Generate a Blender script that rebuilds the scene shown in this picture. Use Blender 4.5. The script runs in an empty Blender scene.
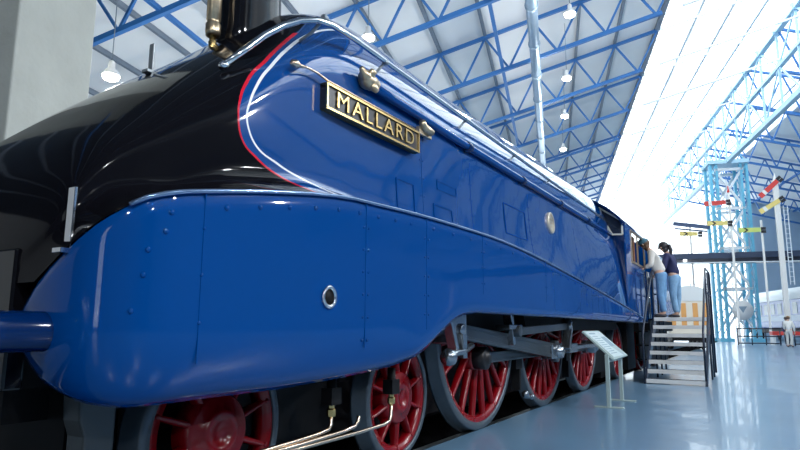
import bpy, bmesh, math, random
from mathutils import Vector, Matrix
random.seed(7)
PI = math.pi
scene = bpy.context.scene
COL = scene.collection

# ------------------------------------------------------------------ helpers
def new_mat(name, col=(.5, .5, .5), rough=.5, metal=0., coat=0., spec=.5, bump=0., bscale=6., vary=0., vscale=4.):
    m = bpy.data.materials.new(name); m.use_nodes = True
    nt = m.node_tree; b = nt.nodes['Principled BSDF']
    b.inputs['Base Color'].default_value = (*col, 1)
    b.inputs['Roughness'].default_value = rough
    b.inputs['Metallic'].default_value = metal
    b.inputs['Coat Weight'].default_value = coat
    b.inputs['Coat Roughness'].default_value = .03
    b.inputs['Specular IOR Level'].default_value = spec
    tc = nt.nodes.new('ShaderNodeTexCoord')
    if vary > 0:
        n = nt.nodes.new('ShaderNodeTexNoise'); n.inputs['Scale'].default_value = vscale; n.inputs['Detail'].default_value = 5
        nt.links.new(tc.outputs['Object'], n.inputs['Vector'])
        mx = nt.nodes.new('ShaderNodeMix'); mx.data_type = 'RGBA'
        mx.inputs['A'].default_value = (*[c * (1 - vary) for c in col], 1)
        mx.inputs['B'].default_value = (*[min(1, c * (1 + vary)) for c in col], 1)
        nt.links.new(n.outputs['Fac'], mx.inputs['Factor'])
        nt.links.new(mx.outputs['Result'], b.inputs['Base Color'])
    if bump > 0:
        n2 = nt.nodes.new('ShaderNodeTexNoise'); n2.inputs['Scale'].default_value = bscale; n2.inputs['Detail'].default_value = 2
        nt.links.new(tc.outputs['Object'], n2.inputs['Vector'])
        bp = nt.nodes.new('ShaderNodeBump'); bp.inputs['Strength'].default_value = 1; bp.inputs['Distance'].default_value = bump
        nt.links.new(n2.outputs['Fac'], bp.inputs['Height'])
        nt.links.new(bp.outputs['Normal'], b.inputs['Normal'])
        nt.links.new(bp.outputs['Normal'], b.inputs['Coat Normal'])
    return m

def emit_mat(name, col, s):
    m = bpy.data.materials.new(name); m.use_nodes = True
    b = m.node_tree.nodes['Principled BSDF']
    b.inputs['Base Color'].default_value = (.8, .8, .8, 1)
    b.inputs['Emission Color'].default_value = (*col, 1); b.inputs['Emission Strength'].default_value = s
    return m

def glass_mat(name, tint=(.95, .98, 1), refl=.06):
    m = bpy.data.materials.new(name); m.use_nodes = True
    nt = m.node_tree; nt.nodes.remove(nt.nodes['Principled BSDF'])
    t = nt.nodes.new('ShaderNodeBsdfTransparent'); t.inputs['Color'].default_value = (*tint, 1)
    g = nt.nodes.new('ShaderNodeBsdfGlossy'); g.inputs['Roughness'].default_value = .05
    mx = nt.nodes.new('ShaderNodeMixShader'); mx.inputs['Fac'].default_value = refl
    nt.links.new(t.outputs[0], mx.inputs[1]); nt.links.new(g.outputs[0], mx.inputs[2])
    nt.links.new(mx.outputs[0], nt.nodes['Material Output'].inputs['Surface'])
    return m

def smooth(bm, on=True):
    for f in bm.faces: f.smooth = on

class MB:
    """collects solids into one bmesh, then links ONE mesh object"""
    def __init__(s): s.bm = bmesh.new()
    def box(s, x0, x1, y0, y1, z0, z1, M=None):
        v = [s.bm.verts.new((x, y, z)) for x in (x0, x1) for y in (y0, y1) for z in (z0, z1)]
        for a in ((0, 1, 3, 2), (4, 6, 7, 5), (0, 4, 5, 1), (2, 3, 7, 6), (0, 2, 6, 4), (1, 5, 7, 3)):
            s.bm.faces.new([v[i] for i in a])
        if M: bmesh.ops.transform(s.bm, matrix=M, verts=v)
        return s
    def bar(s, a, b, w, h=None, up=(0, 0, 1)):
        """rectangular bar from a to b, w across, h along up"""
        a, b = Vector(a), Vector(b); h = w if h is None else h
        d = (b - a).normalized(); u = Vector(up)
        if abs(d.dot(u)) > .98: u = Vector((1, 0, 0)) if abs(d.x) < .9 else Vector((0, 1, 0))
        r = d.cross(u).normalized(); u = r.cross(d).normalized()
        v = [s.bm.verts.new(p + r * (i * w / 2) + u * (j * h / 2)) for p in (a, b) for i in (-1, 1) for j in (-1, 1)]
        for q in ((0, 1, 3, 2), (4, 6, 7, 5), (0, 4, 5, 1), (2, 3, 7, 6), (0, 2, 6, 4), (1, 5, 7, 3)):
            s.bm.faces.new([v[i] for i in q])
        return s
    def tube(s, pts, r, n=10, caps=True, radii=None):
        pts = [Vector(p) for p in pts]; rings = []
        ref = None
        for i, p in enumerate(pts):
            d = (pts[min(i + 1, len(pts) - 1)] - pts[max(i - 1, 0)]).normalized()
            if ref is None:
                ref = Vector((0, 0, 1)) if abs(d.z) < .9 else Vector((1, 0, 0))
            a = d.cross(ref).normalized(); b = a.cross(d).normalized(); ref = b
            rr = radii[i] if radii else r
            rings.append([s.bm.verts.new(p + (a * math.cos(t) + b * math.sin(t)) * rr) for t in [2 * PI * k / n for k in range(n)]])
        for A, B in zip(rings, rings[1:]):
            for k in range(n):
                f = s.bm.faces.new((A[k], A[(k + 1) % n], B[(k + 1) % n], B[k])); f.smooth = True
        if caps:
            s.bm.faces.new(rings[0][::-1]); s.bm.faces.new(rings[-1])
        return s
    def lathe(s, prof, origin=(0, 0, 0), axis=(0, 0, 1), n=32, sm=True):
        """prof: (radius, height along axis)"""
        ax = Vector(axis).normalized(); o = Vector(origin)
        ref = Vector((0, 0, 1)) if abs(ax.z) < .9 else Vector((1, 0, 0))
        a = ax.cross(ref).normalized(); b = ax.cross(a).normalized()
        rings = []
        for r, h in prof:
            if r < 1e-6: rings.append([s.bm.verts.new(o + ax * h)])
            else: rings.append([s.bm.verts.new(o + ax * h + (a * math.cos(2 * PI * k / n) + b * math.sin(2 * PI * k / n)) * r) for k in range(n)])
        for A, B in zip(rings, rings[1:]):
            for k in range(n):
                q = [A[k % len(A)], A[(k + 1) % len(A)], B[(k + 1) % len(B)], B[k % len(B)]]
                q = list(dict.fromkeys(q))
                if len(q) > 2:
                    f = s.bm.faces.new(q); f.smooth = sm
        return s
    def ball(s, c, r, seg=10, sc=(1, 1, 1)):
        ret = bmesh.ops.create_uvsphere(s.bm, u_segments=seg, v_segments=max(4, seg // 2 + 1), radius=r,
                                        matrix=Matrix.Translation(c) @ Matrix.Diagonal((*sc, 1)))
        for v in ret['verts']:
            for f in v.link_faces: f.smooth = True
        return s
    def poly(s, pts, off):
        """prism: polygon pts extruded by vector off"""
        off = Vector(off)
        A = [s.bm.verts.new(p) for p in pts]; B = [s.bm.verts.new(Vector(p) + off) for p in pts]
        s.bm.faces.new(A); s.bm.faces.new(B[::-1])
        for i in range(len(A)):
            j = (i + 1) % len(A); s.bm.faces.new((A[j], A[i], B[i], B[j]))
        return s
    def grid(s, rows, sm=True, close=False):
        V = [[s.bm.verts.new(p) for p in r] for r in rows]
        for A, B in zip(V, V[1:]):
            n = len(A)
            for k in range(n if close else n - 1):
                f = s.bm.faces.new((A[k], A[(k + 1) % n], B[(k + 1) % n], B[k])); f.smooth = sm
        return V
    def build(s, name, mat, parent=None, bevel=0., recalc=True, loc=None):
        bm = s.bm
        bmesh.ops.remove_doubles(bm, verts=bm.verts, dist=1e-6)
        if recalc: bmesh.ops.recalc_face_normals(bm, faces=bm.faces)
        me = bpy.data.meshes.new(name); bm.to_mesh(me); bm.free()
        o = bpy.data.objects.new(name, me); COL.objects.link(o)
        me.materials.append(mat)
        if parent: o.parent = parent
        if loc: o.location = loc
        if bevel > 0:
            bv = o.modifiers.new('bevel', 'BEVEL'); bv.width = bevel; bv.segments = 2; bv.limit_method = 'ANGLE'
        return o

def tag(o, label=None, cat=None, group=None, kind=None):
    if label: o['label'] = label
    if cat: o['category'] = cat
    if group: o['group'] = group
    if kind: o['kind'] = kind
    return o
def thing(name, label, cat, loc=(0, 0, 0), rz=0., group=None):
    o = bpy.data.objects.new(name, None); COL.objects.link(o)
    o.location = loc; o.rotation_euler = (0, 0, rz); o.empty_display_size = .2
    return tag(o, label, cat, group)
def dup_tree(o, parent=None, loc=None):
    c = o.copy(); COL.objects.link(c)
    if parent: c.parent = parent
    if loc is not None: c.location = loc
    for ch in [x for x in list(scene.objects) if x.parent == o]:
        dup_tree(ch, c)
    return c
def lerp(a, b, t): return a + (b - a) * t
def interp(tab, x, k=1):
    if x <= tab[0][0]: return tab[0][k]
    for p, q in zip(tab, tab[1:]):
        if x <= q[0]: return lerp(p[k], q[k], (x - p[0]) / (q[0] - p[0]))
    return tab[-1][k]
def sinterp(tab, x, k=1):
    """smooth (Catmull-Rom like monotone cubic) interpolation"""
    n = len(tab)
    if x <= tab[0][0]: return tab[0][k]
    if x >= tab[-1][0]: return tab[-1][k]
    for i in range(n - 1):
        x0, x1 = tab[i][0], tab[i + 1][0]
        if x <= x1:
            d = (tab[i + 1][k] - tab[i][k]) / (x1 - x0)
            def sl(j):
                if j == 0 or j == n - 1:
                    a = max(0, min(n - 2, j - (1 if j else 0)))
                    return (tab[a + 1][k] - tab[a][k]) / (tab[a + 1][0] - tab[a][0])
                return (tab[j + 1][k] - tab[j - 1][k]) / (tab[j + 1][0] - tab[j - 1][0])
            m0, m1 = sl(i), sl(i + 1)
            t = (x - x0) / (x1 - x0); h = x1 - x0
            return ((2*t**3 - 3*t*t + 1) * tab[i][k] + (t**3 - 2*t*t + t) * h * m0 + (-2*t**3 + 3*t*t) * tab[i + 1][k] + (t**3 - t*t) * h * m1)

# ------------------------------------------------------------------ materials
BLUE = (.0002, .050, .222)
M_blue = new_mat('loco_blue_gloss', BLUE, .05, 0, 0., .36, bump=.005, bscale=1.8)
M_dblue = new_mat('deep_blue_gloss', (.0004, .016, .085), .12, 0, 0., .4)
M_black = new_mat('gloss_black', (.004, .004, .006), .10, 0, 0., bump=.0015, bscale=2.5)
M_under = new_mat('frame_black', (.005, .005, .006), .6, 0, 0., .2, vary=.3)
M_red = new_mat('wheel_red', (.20, .0015, .005), .25, 0, 0., vary=.12, vscale=8)
M_tyre = new_mat('tyre_steel', (.075, .098, .12), .42, .4, vary=.2, vscale=14)
M_steel = new_mat('bright_steel', (.34, .37, .40), .22, .95, vary=.12, vscale=12)
M_msteel = new_mat('motion_steel', (.075, .088, .10), .28, .7, vary=.2, vscale=10)
M_silver = new_mat('polished_rail', (.75, .76, .78), .12, 1.)
M_brass = new_mat('brass', (.72, .50, .20), .25, 1., vary=.15, vscale=20)
M_bronze = new_mat('weathered_bronze', (.60, .47, .31), .32, .9, vary=.35, vscale=30)
M_copper = new_mat('pale_copper', (.78, .60, .45), .25, 1., vary=.1)
M_wood = new_mat('cab_wood', (.22, .09, .035), .45, vary=.3, vscale=6)
M_cab = new_mat('cab_dark', (.012, .015, .02), .5)
M_cream = new_mat('cream_paint', (.80, .76, .66), .4)
M_white = new_mat('white_paint', (.82, .83, .82), .5, vary=.05)
M_glass_dark = new_mat('cab_glass', (.01, .015, .03), .04, 0, 1.)
M_glass = glass_mat('roof_glass')
M_glassw = glass_mat('clear_pane', (.85, .9, .93), .12)
M_truss = new_mat('truss_blue', (.030, .155, .43), .5, vary=.1)
M_purlin = new_mat('purlin_grey', (.16, .20, .25), .6, vary=.1)
M_panel = new_mat('roof_panel', (.80, .81, .80), .8, vary=.10, vscale=.35)
M_pale = new_mat('pale_cyan_paint', (.16, .54, .74), .5, vary=.08)
M_pale2 = new_mat('girder_glare_blue', (.45, .68, .82), .5, vary=.08)  # girder paint lightened to stand in for glare from the glazing
M_bars = new_mat('glazing_bar_white', (.80, .85, .88), .6)
M_duct = new_mat('duct_grey_blue', (.30, .40, .50), .35, .6, vary=.15)
M_wall = new_mat('wall_plaster', (.80, .80, .78), .8, vary=.06, vscale=.5)
M_wallb = new_mat('wall_blue_grey', (.20, .32, .50), .7, vary=.12, vscale=.3)
M_pillar = new_mat('pillar_render', (.50, .51, .46), .85, vary=.14, vscale=1.6, bump=.01, bscale=9)
M_lamp = emit_mat('lamp_glow', (1, .97, .9), 14)
M_grey = new_mat('grey_metal', (.28, .31, .33), .4, .5, vary=.1)
M_lect = new_mat('lectern_green_grey', (.42, .52, .50), .35, .2)
M_navyrail = new_mat('handrail_navy', (.012, .02, .04), .3, .2, .3)
M_tread = new_mat('tread_white', (.78, .79, .78), .6, vary=.08)
M_treadtop = new_mat('tread_rubber', (.03, .035, .04), .7)

# ------------------------------------------------------------------ camera (a 27 mm wide angle, ~1 m above the rail)
cam_d = bpy.data.cameras.new('camera'); cam = bpy.data.objects.new('camera', cam_d); COL.objects.link(cam)
CP = Vector((3.32848, -2.36702, 1.04757)); yaw, pitch, roll, FPX, SYP = .531644, .154764, .005462, 596.910, 8.101
f0 = Vector((-math.sin(yaw), math.cos(yaw), 0)); r0 = Vector((math.cos(yaw), math.sin(yaw), 0)); u0 = Vector((0, 0, 1))
fw = f0 * math.cos(pitch) + u0 * math.sin(pitch); up = u0 * math.cos(pitch) - f0 * math.sin(pitch)
rt = r0 * math.cos(roll) + up * math.sin(roll); up = up * math.cos(roll) - r0 * math.sin(roll)
cam.matrix_world = Matrix(((rt.x, up.x, -fw.x, CP.x), (rt.y, up.y, -fw.y, CP.y), (rt.z, up.z, -fw.z, CP.z), (0, 0, 0, 1)))
cam_d.sensor_width = 36; cam_d.lens = FPX / 800 * 36; cam_d.shift_y = SYP / 800
cam_d.clip_start = .05; cam_d.clip_end = 500
scene.camera = cam

# ------------------------------------------------------------------ the hall's own axes (the track lies askew in the hall)
HY = .2807
hr = Vector((math.cos(HY), math.sin(HY), 0)); hf = Vector((-math.sin(HY), math.cos(HY), 0))
HO = Vector((CP.x, CP.y, 0))
HM = Matrix(((hr.x, hf.x, 0, HO.x), (hr.y, hf.y, 0, HO.y), (0, 0, 1, 0), (0, 0, 0, 1)))
def H(w, h, z): return HO + hr * w + hf * h + Vector((0, 0, z))

# ================================================================== THE HALL (w across, h along, z up; apex girder at w=14)
W0, W1, H0, H1, WG, SL, S = -24., 42., -18., 82., 14., .28, 6.2
EDGE = 5.98
def zroof(w): return 15.55 + SL * w if w <= WG else 15.55 + SL * WG - SL * (w - WG)
TD = 2.07
def struct(o): o['kind'] = 'structure'; return o
def hobj(m, name, mat, parent=None, bevel=0):
    """links a mesh whose coordinates are (w, h, z)"""
    if parent is None:
        o = m.build(name, mat, None, bevel); o.matrix_world = HM
    else: o = m.build(name, mat, parent, bevel)
    return o
def hthing(name, label, cat, w, h, z, group=None, rz=0.):
    return thing(name, label, cat, H(w, h, z), HY + rz, group)

def clip(poly, keep):
    out = []
    for a, b in zip(poly, poly[1:] + poly[:1]):
        da, db = keep(a), keep(b)
        if da >= 0: out.append(a)
        if (da >= 0) != (db >= 0): t = da / (da - db); out.append(a + (b - a) * t)
    return out
M_pdark = new_mat('roof_panel_darkened', (.045, .065, .09), .9)  # unseen near roof, coloured dark to keep reflections in the casing low
M_bed = new_mat('track_bed_black', (.006, .006, .007), 1., spec=0.)
M_floor = new_mat('polished_floor', (.125, .235, .355), .28, 0, .2, .5, vary=.22, vscale=.9, bump=.0012, bscale=3)
hallrect = [H(W0, H0, 0), H(W1, H0, 0), H(W1, H1, 0), H(W0, H1, 0)]
m = MB()
for s in (1, -1):
    m.poly([Vector((p.x, p.y, 0)) for p in clip(hallrect, lambda p: s * p.x - .80)], (0, 0, -.2))
struct(m.build('floor', M_floor))
tb = clip(clip(hallrect, lambda p: .80 - p.x), lambda p: p.x + .80)
struct(MB().poly([Vector((p.x, p.y, -.2)) for p in tb], (0, 0, -.1)).build('floor_track_bed', M_bed))
for s in (1, -1):
    m = MB(); m.poly([(s * .7525 - .035, -9, -.002), (s * .7525 - .035, -9, -.05), (s * .7525 - .01, -9, -.06), (s * .7525 - .01, -9, -.15), (s * .7525 - .07, -9, -.2), (s * .7525 + .045, -9, -.2), (s * .7525 + .01, -9, -.15), (s * .7525 + .01, -9, -.06), (s * .7525 + .035, -9, -.05), (s * .7525 + .035, -9, -.002)], (0, 40, 0))
    r = m.build('rail', M_msteel)
    tag(r, 'steel rail let into the floor under the nearest row of locomotive wheels' if s > 0 else 'steel rail under the far row of locomotive wheels', 'rail')

# --- roof sheeting, skylights, walls
def slope_slab(w0, w1, h0, h1, t=.12, dz=0):
    m = MB(); m.poly([(w0, h0, zroof(w0) + dz), (w1, h0, zroof(w1) + dz), (w1, h1, zroof(w1) + dz), (w0, h1, zroof(w0) + dz)], (0, 0, t)); return m
WS2 = 19.; HS = 11.   # the glazing starts at h=HS; nearer the camera the unseen roof is made solid to darken reflections
ceil_w = struct(hobj(slope_slab(W0 - .2, EDGE, 15., H1, .12, .12), 'ceiling', M_panel))
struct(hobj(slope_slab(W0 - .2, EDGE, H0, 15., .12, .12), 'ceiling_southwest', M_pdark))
ceil_e = struct(hobj(slope_slab(WS2, W1 + .2, H0, H1, .12, .12), 'ceiling_east', M_panel))
for name, a, b in (('window_1', EDGE, WG), ('window_2', WG, WS2)):
    g = struct(hobj(slope_slab(a, b, HS, H1, .02, .14), name, M_glass))
    m = MB()
    for w in ((8.1, 10.0, 12.0) if a == EDGE else (15.9, 17.5)): m.bar((w, HS, zroof(w) + .06), (w, H1, zroof(w) + .06), .13, .12)
    h = HS + .7
    while h < H1: m.bar((a, h, zroof(a) + .1), (b, h, zroof(b) + .1), .07, .07); h += 1.55
    hobj(m, 'glazing_bars', M_bars, g)
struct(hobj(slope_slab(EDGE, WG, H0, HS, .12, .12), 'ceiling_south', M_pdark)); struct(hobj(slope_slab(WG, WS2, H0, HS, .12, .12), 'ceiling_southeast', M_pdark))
M_wallsouth = new_mat('wall_dark_blue', (.06, .08, .11), .8)
def wall(pts, off, name, mat): return struct(hobj(MB().poly(pts, off), name, mat))
wall([(W0, H0, 0), (W0, H1, 0), (W0, H1, zroof(W0) + .12), (W0, H0, zroof(W0) + .12)], (-.3, 0, 0), 'wall_west', M_wall)
wall([(W1, H0, 0), (W1, H1, 0), (W1, H1, zroof(W1) + .12), (W1, H0, zroof(W1) + .12)], (.3, 0, 0), 'wall_east', M_wallb)
# south wall behind the camera, with a tall window in it
SW = [(-5.6, -2.9)]
def top_s(w): return zroof(w) + .12
m = MB(); e = [W0] + [v for p_ in SW for v in p_] + [W1]
for a, b in ((e[0], e[1]), (e[2], e[3])):
    pts = [(a, H0, 0), (b, H0, 0), (b, H0, top_s(b))] + ([(WG, H0, top_s(WG))] if a < WG < b else []) + [(a, H0, top_s(a))]
    m.poly(pts, (0, -.3, 0))
for a, b in SW:
    m.poly([(a, H0, 8.2), (b, H0, 8.2), (b, H0, top_s(b)), (a, H0, top_s(a))], (0, -.3, 0)); m.poly([(a, H0, 0), (b, H0, 0), (b, H0, .5), (a, H0, .5)], (0, -.3, 0))
struct(hobj(m, 'wall_south', M_wallsouth))
for i, (a, b) in enumerate(SW):
    g = struct(hobj(MB().box(a, b, H0 - .16, H0 - .14, .5, 8.2), 'window_%d' % (4 + i), M_glass)); m = MB()
    for z in (2.4, 4.4, 6.4): m.box(a, b, H0 - .19, H0 - .11, z - .04, z + .04)
    m.box((a + b) / 2 - .04, (a + b) / 2 + .04, H0 - .19, H0 - .11, .5, 8.2); hobj(m, 'window_frame', M_bars, g)
WN = 23.5
wall([(WN, H1, 0), (W1, H1, 0), (W1, H1, zroof(W1) + .12), (WN, H1, zroof(WN) + .12)], (0, .3, 0), 'wall_north', new_mat('wall_pale_blue', (.38, .50, .62), .7, vary=.1, vscale=.3))
m = MB(); m.poly([(W0, H1 + .1, 0), (WN, H1 + .1, 0), (WN, H1 + .1, zroof(WN)), (WG, H1 + .1, zroof(WG)), (W0, H1 + .1, zroof(W0))], (0, .02, 0))
g = struct(hobj(m, 'window_3', M_glass)); m = MB()
w = W0
while w < WN: m.bar((w, H1, 0), (w, H1, zroof(w)), .10, .12, (0, 1, 0)); w += 2.4
z = 1.2
while z < 19: m.bar((W0 if z < zroof(W0) else max(W0, (z - 15.55) / SL), H1, z), (WN, H1, z), .08, .08); z += 2.6
hobj(m, 'glazing_bars', M_bars, g)

# --- rendered pillar behind the locomotive's nose
pc = [(-.935, -.6), (-1.15, 0)]
p = hthing('pillar', 'broad pale rendered pillar rising behind the black nose of the locomotive', 'pillar', 0, 0, 0)
m = MB(); hh = 8.4
wc = -1.146 * hh; he = wc / -.936; m.poly([(wc, hh, 0), (wc, he, 0), (wc - 2.2, he, 0), (wc - 2.2, hh, 0)], (0, 0, 12.6))
pm = m.build('shaft', M_pillar, p, .03)
m = MB(); m.box(wc - 2.28, wc + .08, hh - .08, he + .08, 0, .3); m.build('plinth', M_pillar, p, .02)

# --- purlins, duct
ordn = ['first', 'second', 'third', 'fourth', 'fifth', 'sixth', 'seventh', 'eighth', 'ninth', 'tenth', 'eleventh', 'twelfth', 'thirteenth', 'fourteenth']
pw = [-20.3, -18.1, -15.95, -13.8, -11.5, -9.3, -7.1, -4.92, -2.75, -.55, 1.65, 3.76]
for i, w in enumerate(reversed(pw)):
    m = MB(); m.bar((w, H0, zroof(w) + .02), (w, H1, zroof(w) + .02), .13, .20)
    m.build('purlin', M_purlin, ceil_w)
m = MB(); m.bar((EDGE, H0, zroof(EDGE)), (EDGE, H1, zroof(EDGE)), .22, .30); m.build('skylight_curb', M_purlin, ceil_w)
for w in (-1.95, -11.2):
    m = MB(); m.bar((w, H0, zroof(w) - TD + .1), (w, H1, zroof(w) - TD + .1), .14, .14); m.build('tie_beam', M_truss, ceil_w)
d = hthing('air_duct', 'long round grey-blue duct running the length of the roof', 'duct', 0, 0, 0)
m = MB(); m.tube([(-.42, H0 + .5, 12.6), (-.42, H1 - .5, 12.6)], .21, 16); m.build('pipe', M_duct, d)
h = 14.5
while h < H1 - 2: MB().lathe([(.21, -.05), (.25, -.05), (.25, .05), (.21, .05)], (-.42, h, 12.6), (0, 1, 0), 16).build('duct_joint', M_duct, d); h += 3.1
h = 26.85 - 2 * S
while h < H1: MB().bar((-.42, h, 12.75), (-.42, h, zroof(-.42) - TD), .04).build('hanger', M_purlin, d); h += S

# --- trusses of the west bay
nodes_top = pw + [EDGE]
def make_truss():
    t = hthing('roof_truss', '', 'roof truss', 0, 0, 0)
    m = MB(); m.bar((W0 + .1, 0, zroof(W0 + .1) - .12), (EDGE, 0, zroof(EDGE) - .12), .15, .16); m.build('top_chord', M_truss, t)
    m = MB(); m.bar((W0 + .1, 0, zroof(W0 + .1) - TD), (5.1, 0, zroof(5.1) - TD), .16, .17); m.build('bottom_chord', M_truss, t)
    m = MB()
    nt_ = [W0 + .2] + nodes_top
    for a, b in zip(nt_, nt_[1:]):
        c = (a + b) / 2
        m.bar((a, 0, zroof(a) - .15), (c, 0, zroof(c) - TD), .09); m.bar((b, 0, zroof(b) - .15), (c, 0, zroof(c) - TD), .09)
    m.build('lattice_web', M_truss, t)
    m = MB(); m.bar((EDGE, 0, zroof(EDGE) - .12), (WG, 0, zroof(WG) - .15), .10, .12); m.bar((EDGE, 0, zroof(EDGE) - TD), (WG, 0, zroof(WG) - TD), .10, .10)
    for c in (8.1, 10, 12): m.bar((c, 0, zroof(c) - .15), (c - 1, 0, zroof(c - 1) - TD), .07)
    m.build('skylight_tie', M_bars, t)  # white here stands in for bloom washing out the blue truss
    return t
def cp(o, parent=None):
    c = o.copy(); COL.objects.link(c)
    if parent: c.parent = parent
    return c
def place_copies(proto, hs, labels, group):
    kids = [x for x in scene.objects if x.parent == proto]; grand = {k: [x for x in scene.objects if x.parent == k] for k in kids}
    base = proto.location.copy()
    for i, h in enumerate(hs):
        if i == 0: o = proto
        else:
            o = cp(proto)
            for k in kids:
                k2 = cp(k, o)
                for g_ in grand[k]: cp(g_, k2)
        o.location = base + hf * h; o['label'] = labels(i); o['group'] = group
tr = make_truss()
hs = [26.85 + S * k for k in range(-2, 9)]
place_copies(tr, hs, lambda i: 'blue lattice roof truss left of the skylight, %s from the camera end' % ordn[i], 'blue roof trusses of the near bay')
# east bay trusses
def make_truss_e():
    t = hthing('roof_truss', '', 'roof truss', 0, 0, 0)
    m = MB(); m.bar((WG, 0, zroof(WG) - .12), (W1, 0, zroof(W1) - .12), .15, .16); m.build('top_chord', M_truss, t)
    m = MB(); m.bar((WG, 0, zroof(WG) - 2.9), (W1, 0, zroof(W1) - 2.6), .17, .18); m.build('bottom_chord', M_truss, t)
    m = MB(); w = WG
    while w < W1 - 1:
        m.bar((w, 0, zroof(w) - .12), (w + 1.1, 0, zroof(w + 1.1) - 2.8), .10); m.bar((w + 2.2, 0, zroof(w + 2.2) - .12), (w + 1.1, 0, zroof(w + 1.1) - 2.8), .10); w += 2.2
    m.build('lattice_web', M_truss, t); return t
te = make_truss_e(); hs2 = [26.85 + S * k for k in range(1, 9)]
place_copies(te, hs2, lambda i: 'blue lattice roof truss right of the tall girder, %s from the camera end' % ordn[i], 'blue roof trusses of the far bay')
for i, w in enumerate((24.5, 29, 33.5, 38)):
    m = MB(); m.bar((w, H0, zroof(w) + .02), (w, H1, zroof(w) + .02), .14, .2); m.build('purlin', M_truss, ceil_e)

# --- apex girder with lattice, and its lattice columns
g = hthing('lattice_girder', 'tall pale blue lattice girder running lengthways between the two roof bays', 'girder', WG, 0, 0)
ZB, ZM, ZTp = 14.35, 17.05, 19.3
for nm, z, t in (('bottom_chord', ZB, .34), ('middle_chord', ZM, .22), ('top_chord', ZTp, .34)):
    m = MB(); m.bar((0, H0 + .4, z), (0, H1 - .4, z), t, t); m.build(nm, M_pale2, g)
m = MB(); h = 52 - 3.1 * 22
k = 0
while h < H1 - 3:
    m.bar((0, h, ZB), (0, h, ZTp), .13); m.bar((0, h, ZB if k % 2 else ZM), (0, h + 3.1, ZM if k % 2 else ZB), .09); m.bar((0, h, ZTp if k % 2 else ZM), (0, h + 3.1, ZM if k % 2 else ZTp), .09)
    m.box(-.22, .22, h - .2, h + .2, ZTp - .22, ZTp + .22)
    h += 3.1; k += 1
m.build('lattice_web', M_pale2, g)
def lattice_column(h0, label):
    c = hthing('lattice_column', label, 'column', WG, h0, 0)
    for dx in (-1.08, 1.12):
        for dy in (0, 1.7):
            m = MB(); m.box(dx - .30, dx - .12, dy - .2, dy + .2, .1, ZB); m.box(dx + .12, dx + .30, dy - .2, dy + .2, .1, ZB)
            z = .5
            while z < ZB - 1: m.bar((dx - .2, dy - .2, z), (dx + .2, dy - .2, z + .8), .06); m.bar((dx + .2, dy - .2, z + .8), (dx - .2, dy - .2, z + 1.6), .06); z += 1.6
            m.box(dx - .5, dx + .5, dy - .45, dy + .45, 0, .25)
            m.build('leg', M_pale, c)
    m = MB(); z = .9
    while z < ZB - 2:
        for dy in (-.1, 1.8):
            m.bar((-1.0, dy, z), (1.0, dy, z + 3.2), .16); m.bar((1.0, dy, z), (-1.0, dy, z + 3.2), .16); m.bar((-1.0, dy, z + 3.2), (1.0, dy, z + 3.2), .2)
        z += 3.2
    m.build('bracing', M_bars, c)
    m = MB(); m.box(-1.5, 1.5, -.4, 2.1, ZB - .2, ZB + .1); m.build('cap_plate', M_pale2, c)
    return c
lc = lattice_column(52, 'pale cyan lattice column in the distance under the tall girder')

# --- pendant lamps
def make_lamp():
    t = hthing('pendant_lamp', '', 'lamp', 0, 0, 0)
    m = MB(); m.lathe([(.0, -.13), (.10, -.125), (.17, -.09), (.195, -.03), (.18, .0)], (0, 0, 0), (0, 0, 1), 24); m.build('glowing_lens', M_lamp, t)
    m = MB(); m.lathe([(.20, -.02), (.205, 0), (.15, .10), (.08, .17), (.07, .32), (.04, .36), (0, .36)], (0, 0, 0), (0, 0, 1), 24); m.build('reflector', M_white, t)
    m = MB(); m.tube([(0, 0, .3), (0, 0, 2.6)], .012, 6); m.build('drop_rod', M_purlin, t)
    return t
lamp = make_lamp()
LAMPS = [(-10.0, 11.3, 6.9, 'glowing pendant lamp above the black nose, beside the pillar'), (-5.4, 16.9, 10.1, 'glowing pendant lamp just above the handrail of the locomotive'),
         (.90, 20.6, 12.05, 'glowing pendant lamp highest in the photo, near the skylight'), (.90, 26.3, 12.05, 'glowing pendant lamp second down in the row beside the duct'),
         (.90, 31.3, 12.05, 'glowing pendant lamp third down in the row beside the duct'), (.90, 37.4, 12.05, 'glowing pendant lamp lowest and farthest in the row beside the duct')]
for i, (w, h, z, l) in enumerate(LAMPS):
    o = lamp if i == 0 else dup_tree(lamp)
    o.location = H(w, h, z); o['label'] = l; o['group'] = 'pendant lamps under the roof'
    ld = bpy.data.lights.new('lamp_or_fill_light', 'POINT'); ld.energy = 130; ld.shadow_soft_size = .2; ld.color = (1., .98, .93)
    lo = bpy.data.objects.new('lamp_or_fill_light', ld); COL.objects.link(lo); lo.location = H(w, h, z - .35)

# lamps over the aisle on the camera's side of the train, out of the picture: they light the near side of the locomotive
for i, (w, h, z, pw_) in enumerate(((5.5, -4.5, 9.0, 2600), (10.5, 2.0, 9.5, 2600), (9.5, 9.0, 9.5, 2200), (14.0, -8.0, 9.5, 2600), (16.5, 14.0, 10.0, 2600), (1.0, -9.5, 8.5, 1800))):
    o = dup_tree(lamp); o.location = H(w, h, z); o['label'] = 'pendant lamp over the open floor beside the train, outside the photo'; o['group'] = 'pendant lamps over the aisle'
    l = bpy.data.lights.new('lamp_or_fill_light', 'POINT'); l.energy = pw_ * .37; l.shadow_soft_size = .15; l.color = (.93, .97, 1.)
    lo = bpy.data.objects.new('lamp_or_fill_light', l); COL.objects.link(lo); lo.location = H(w, h, z - .35)

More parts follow.
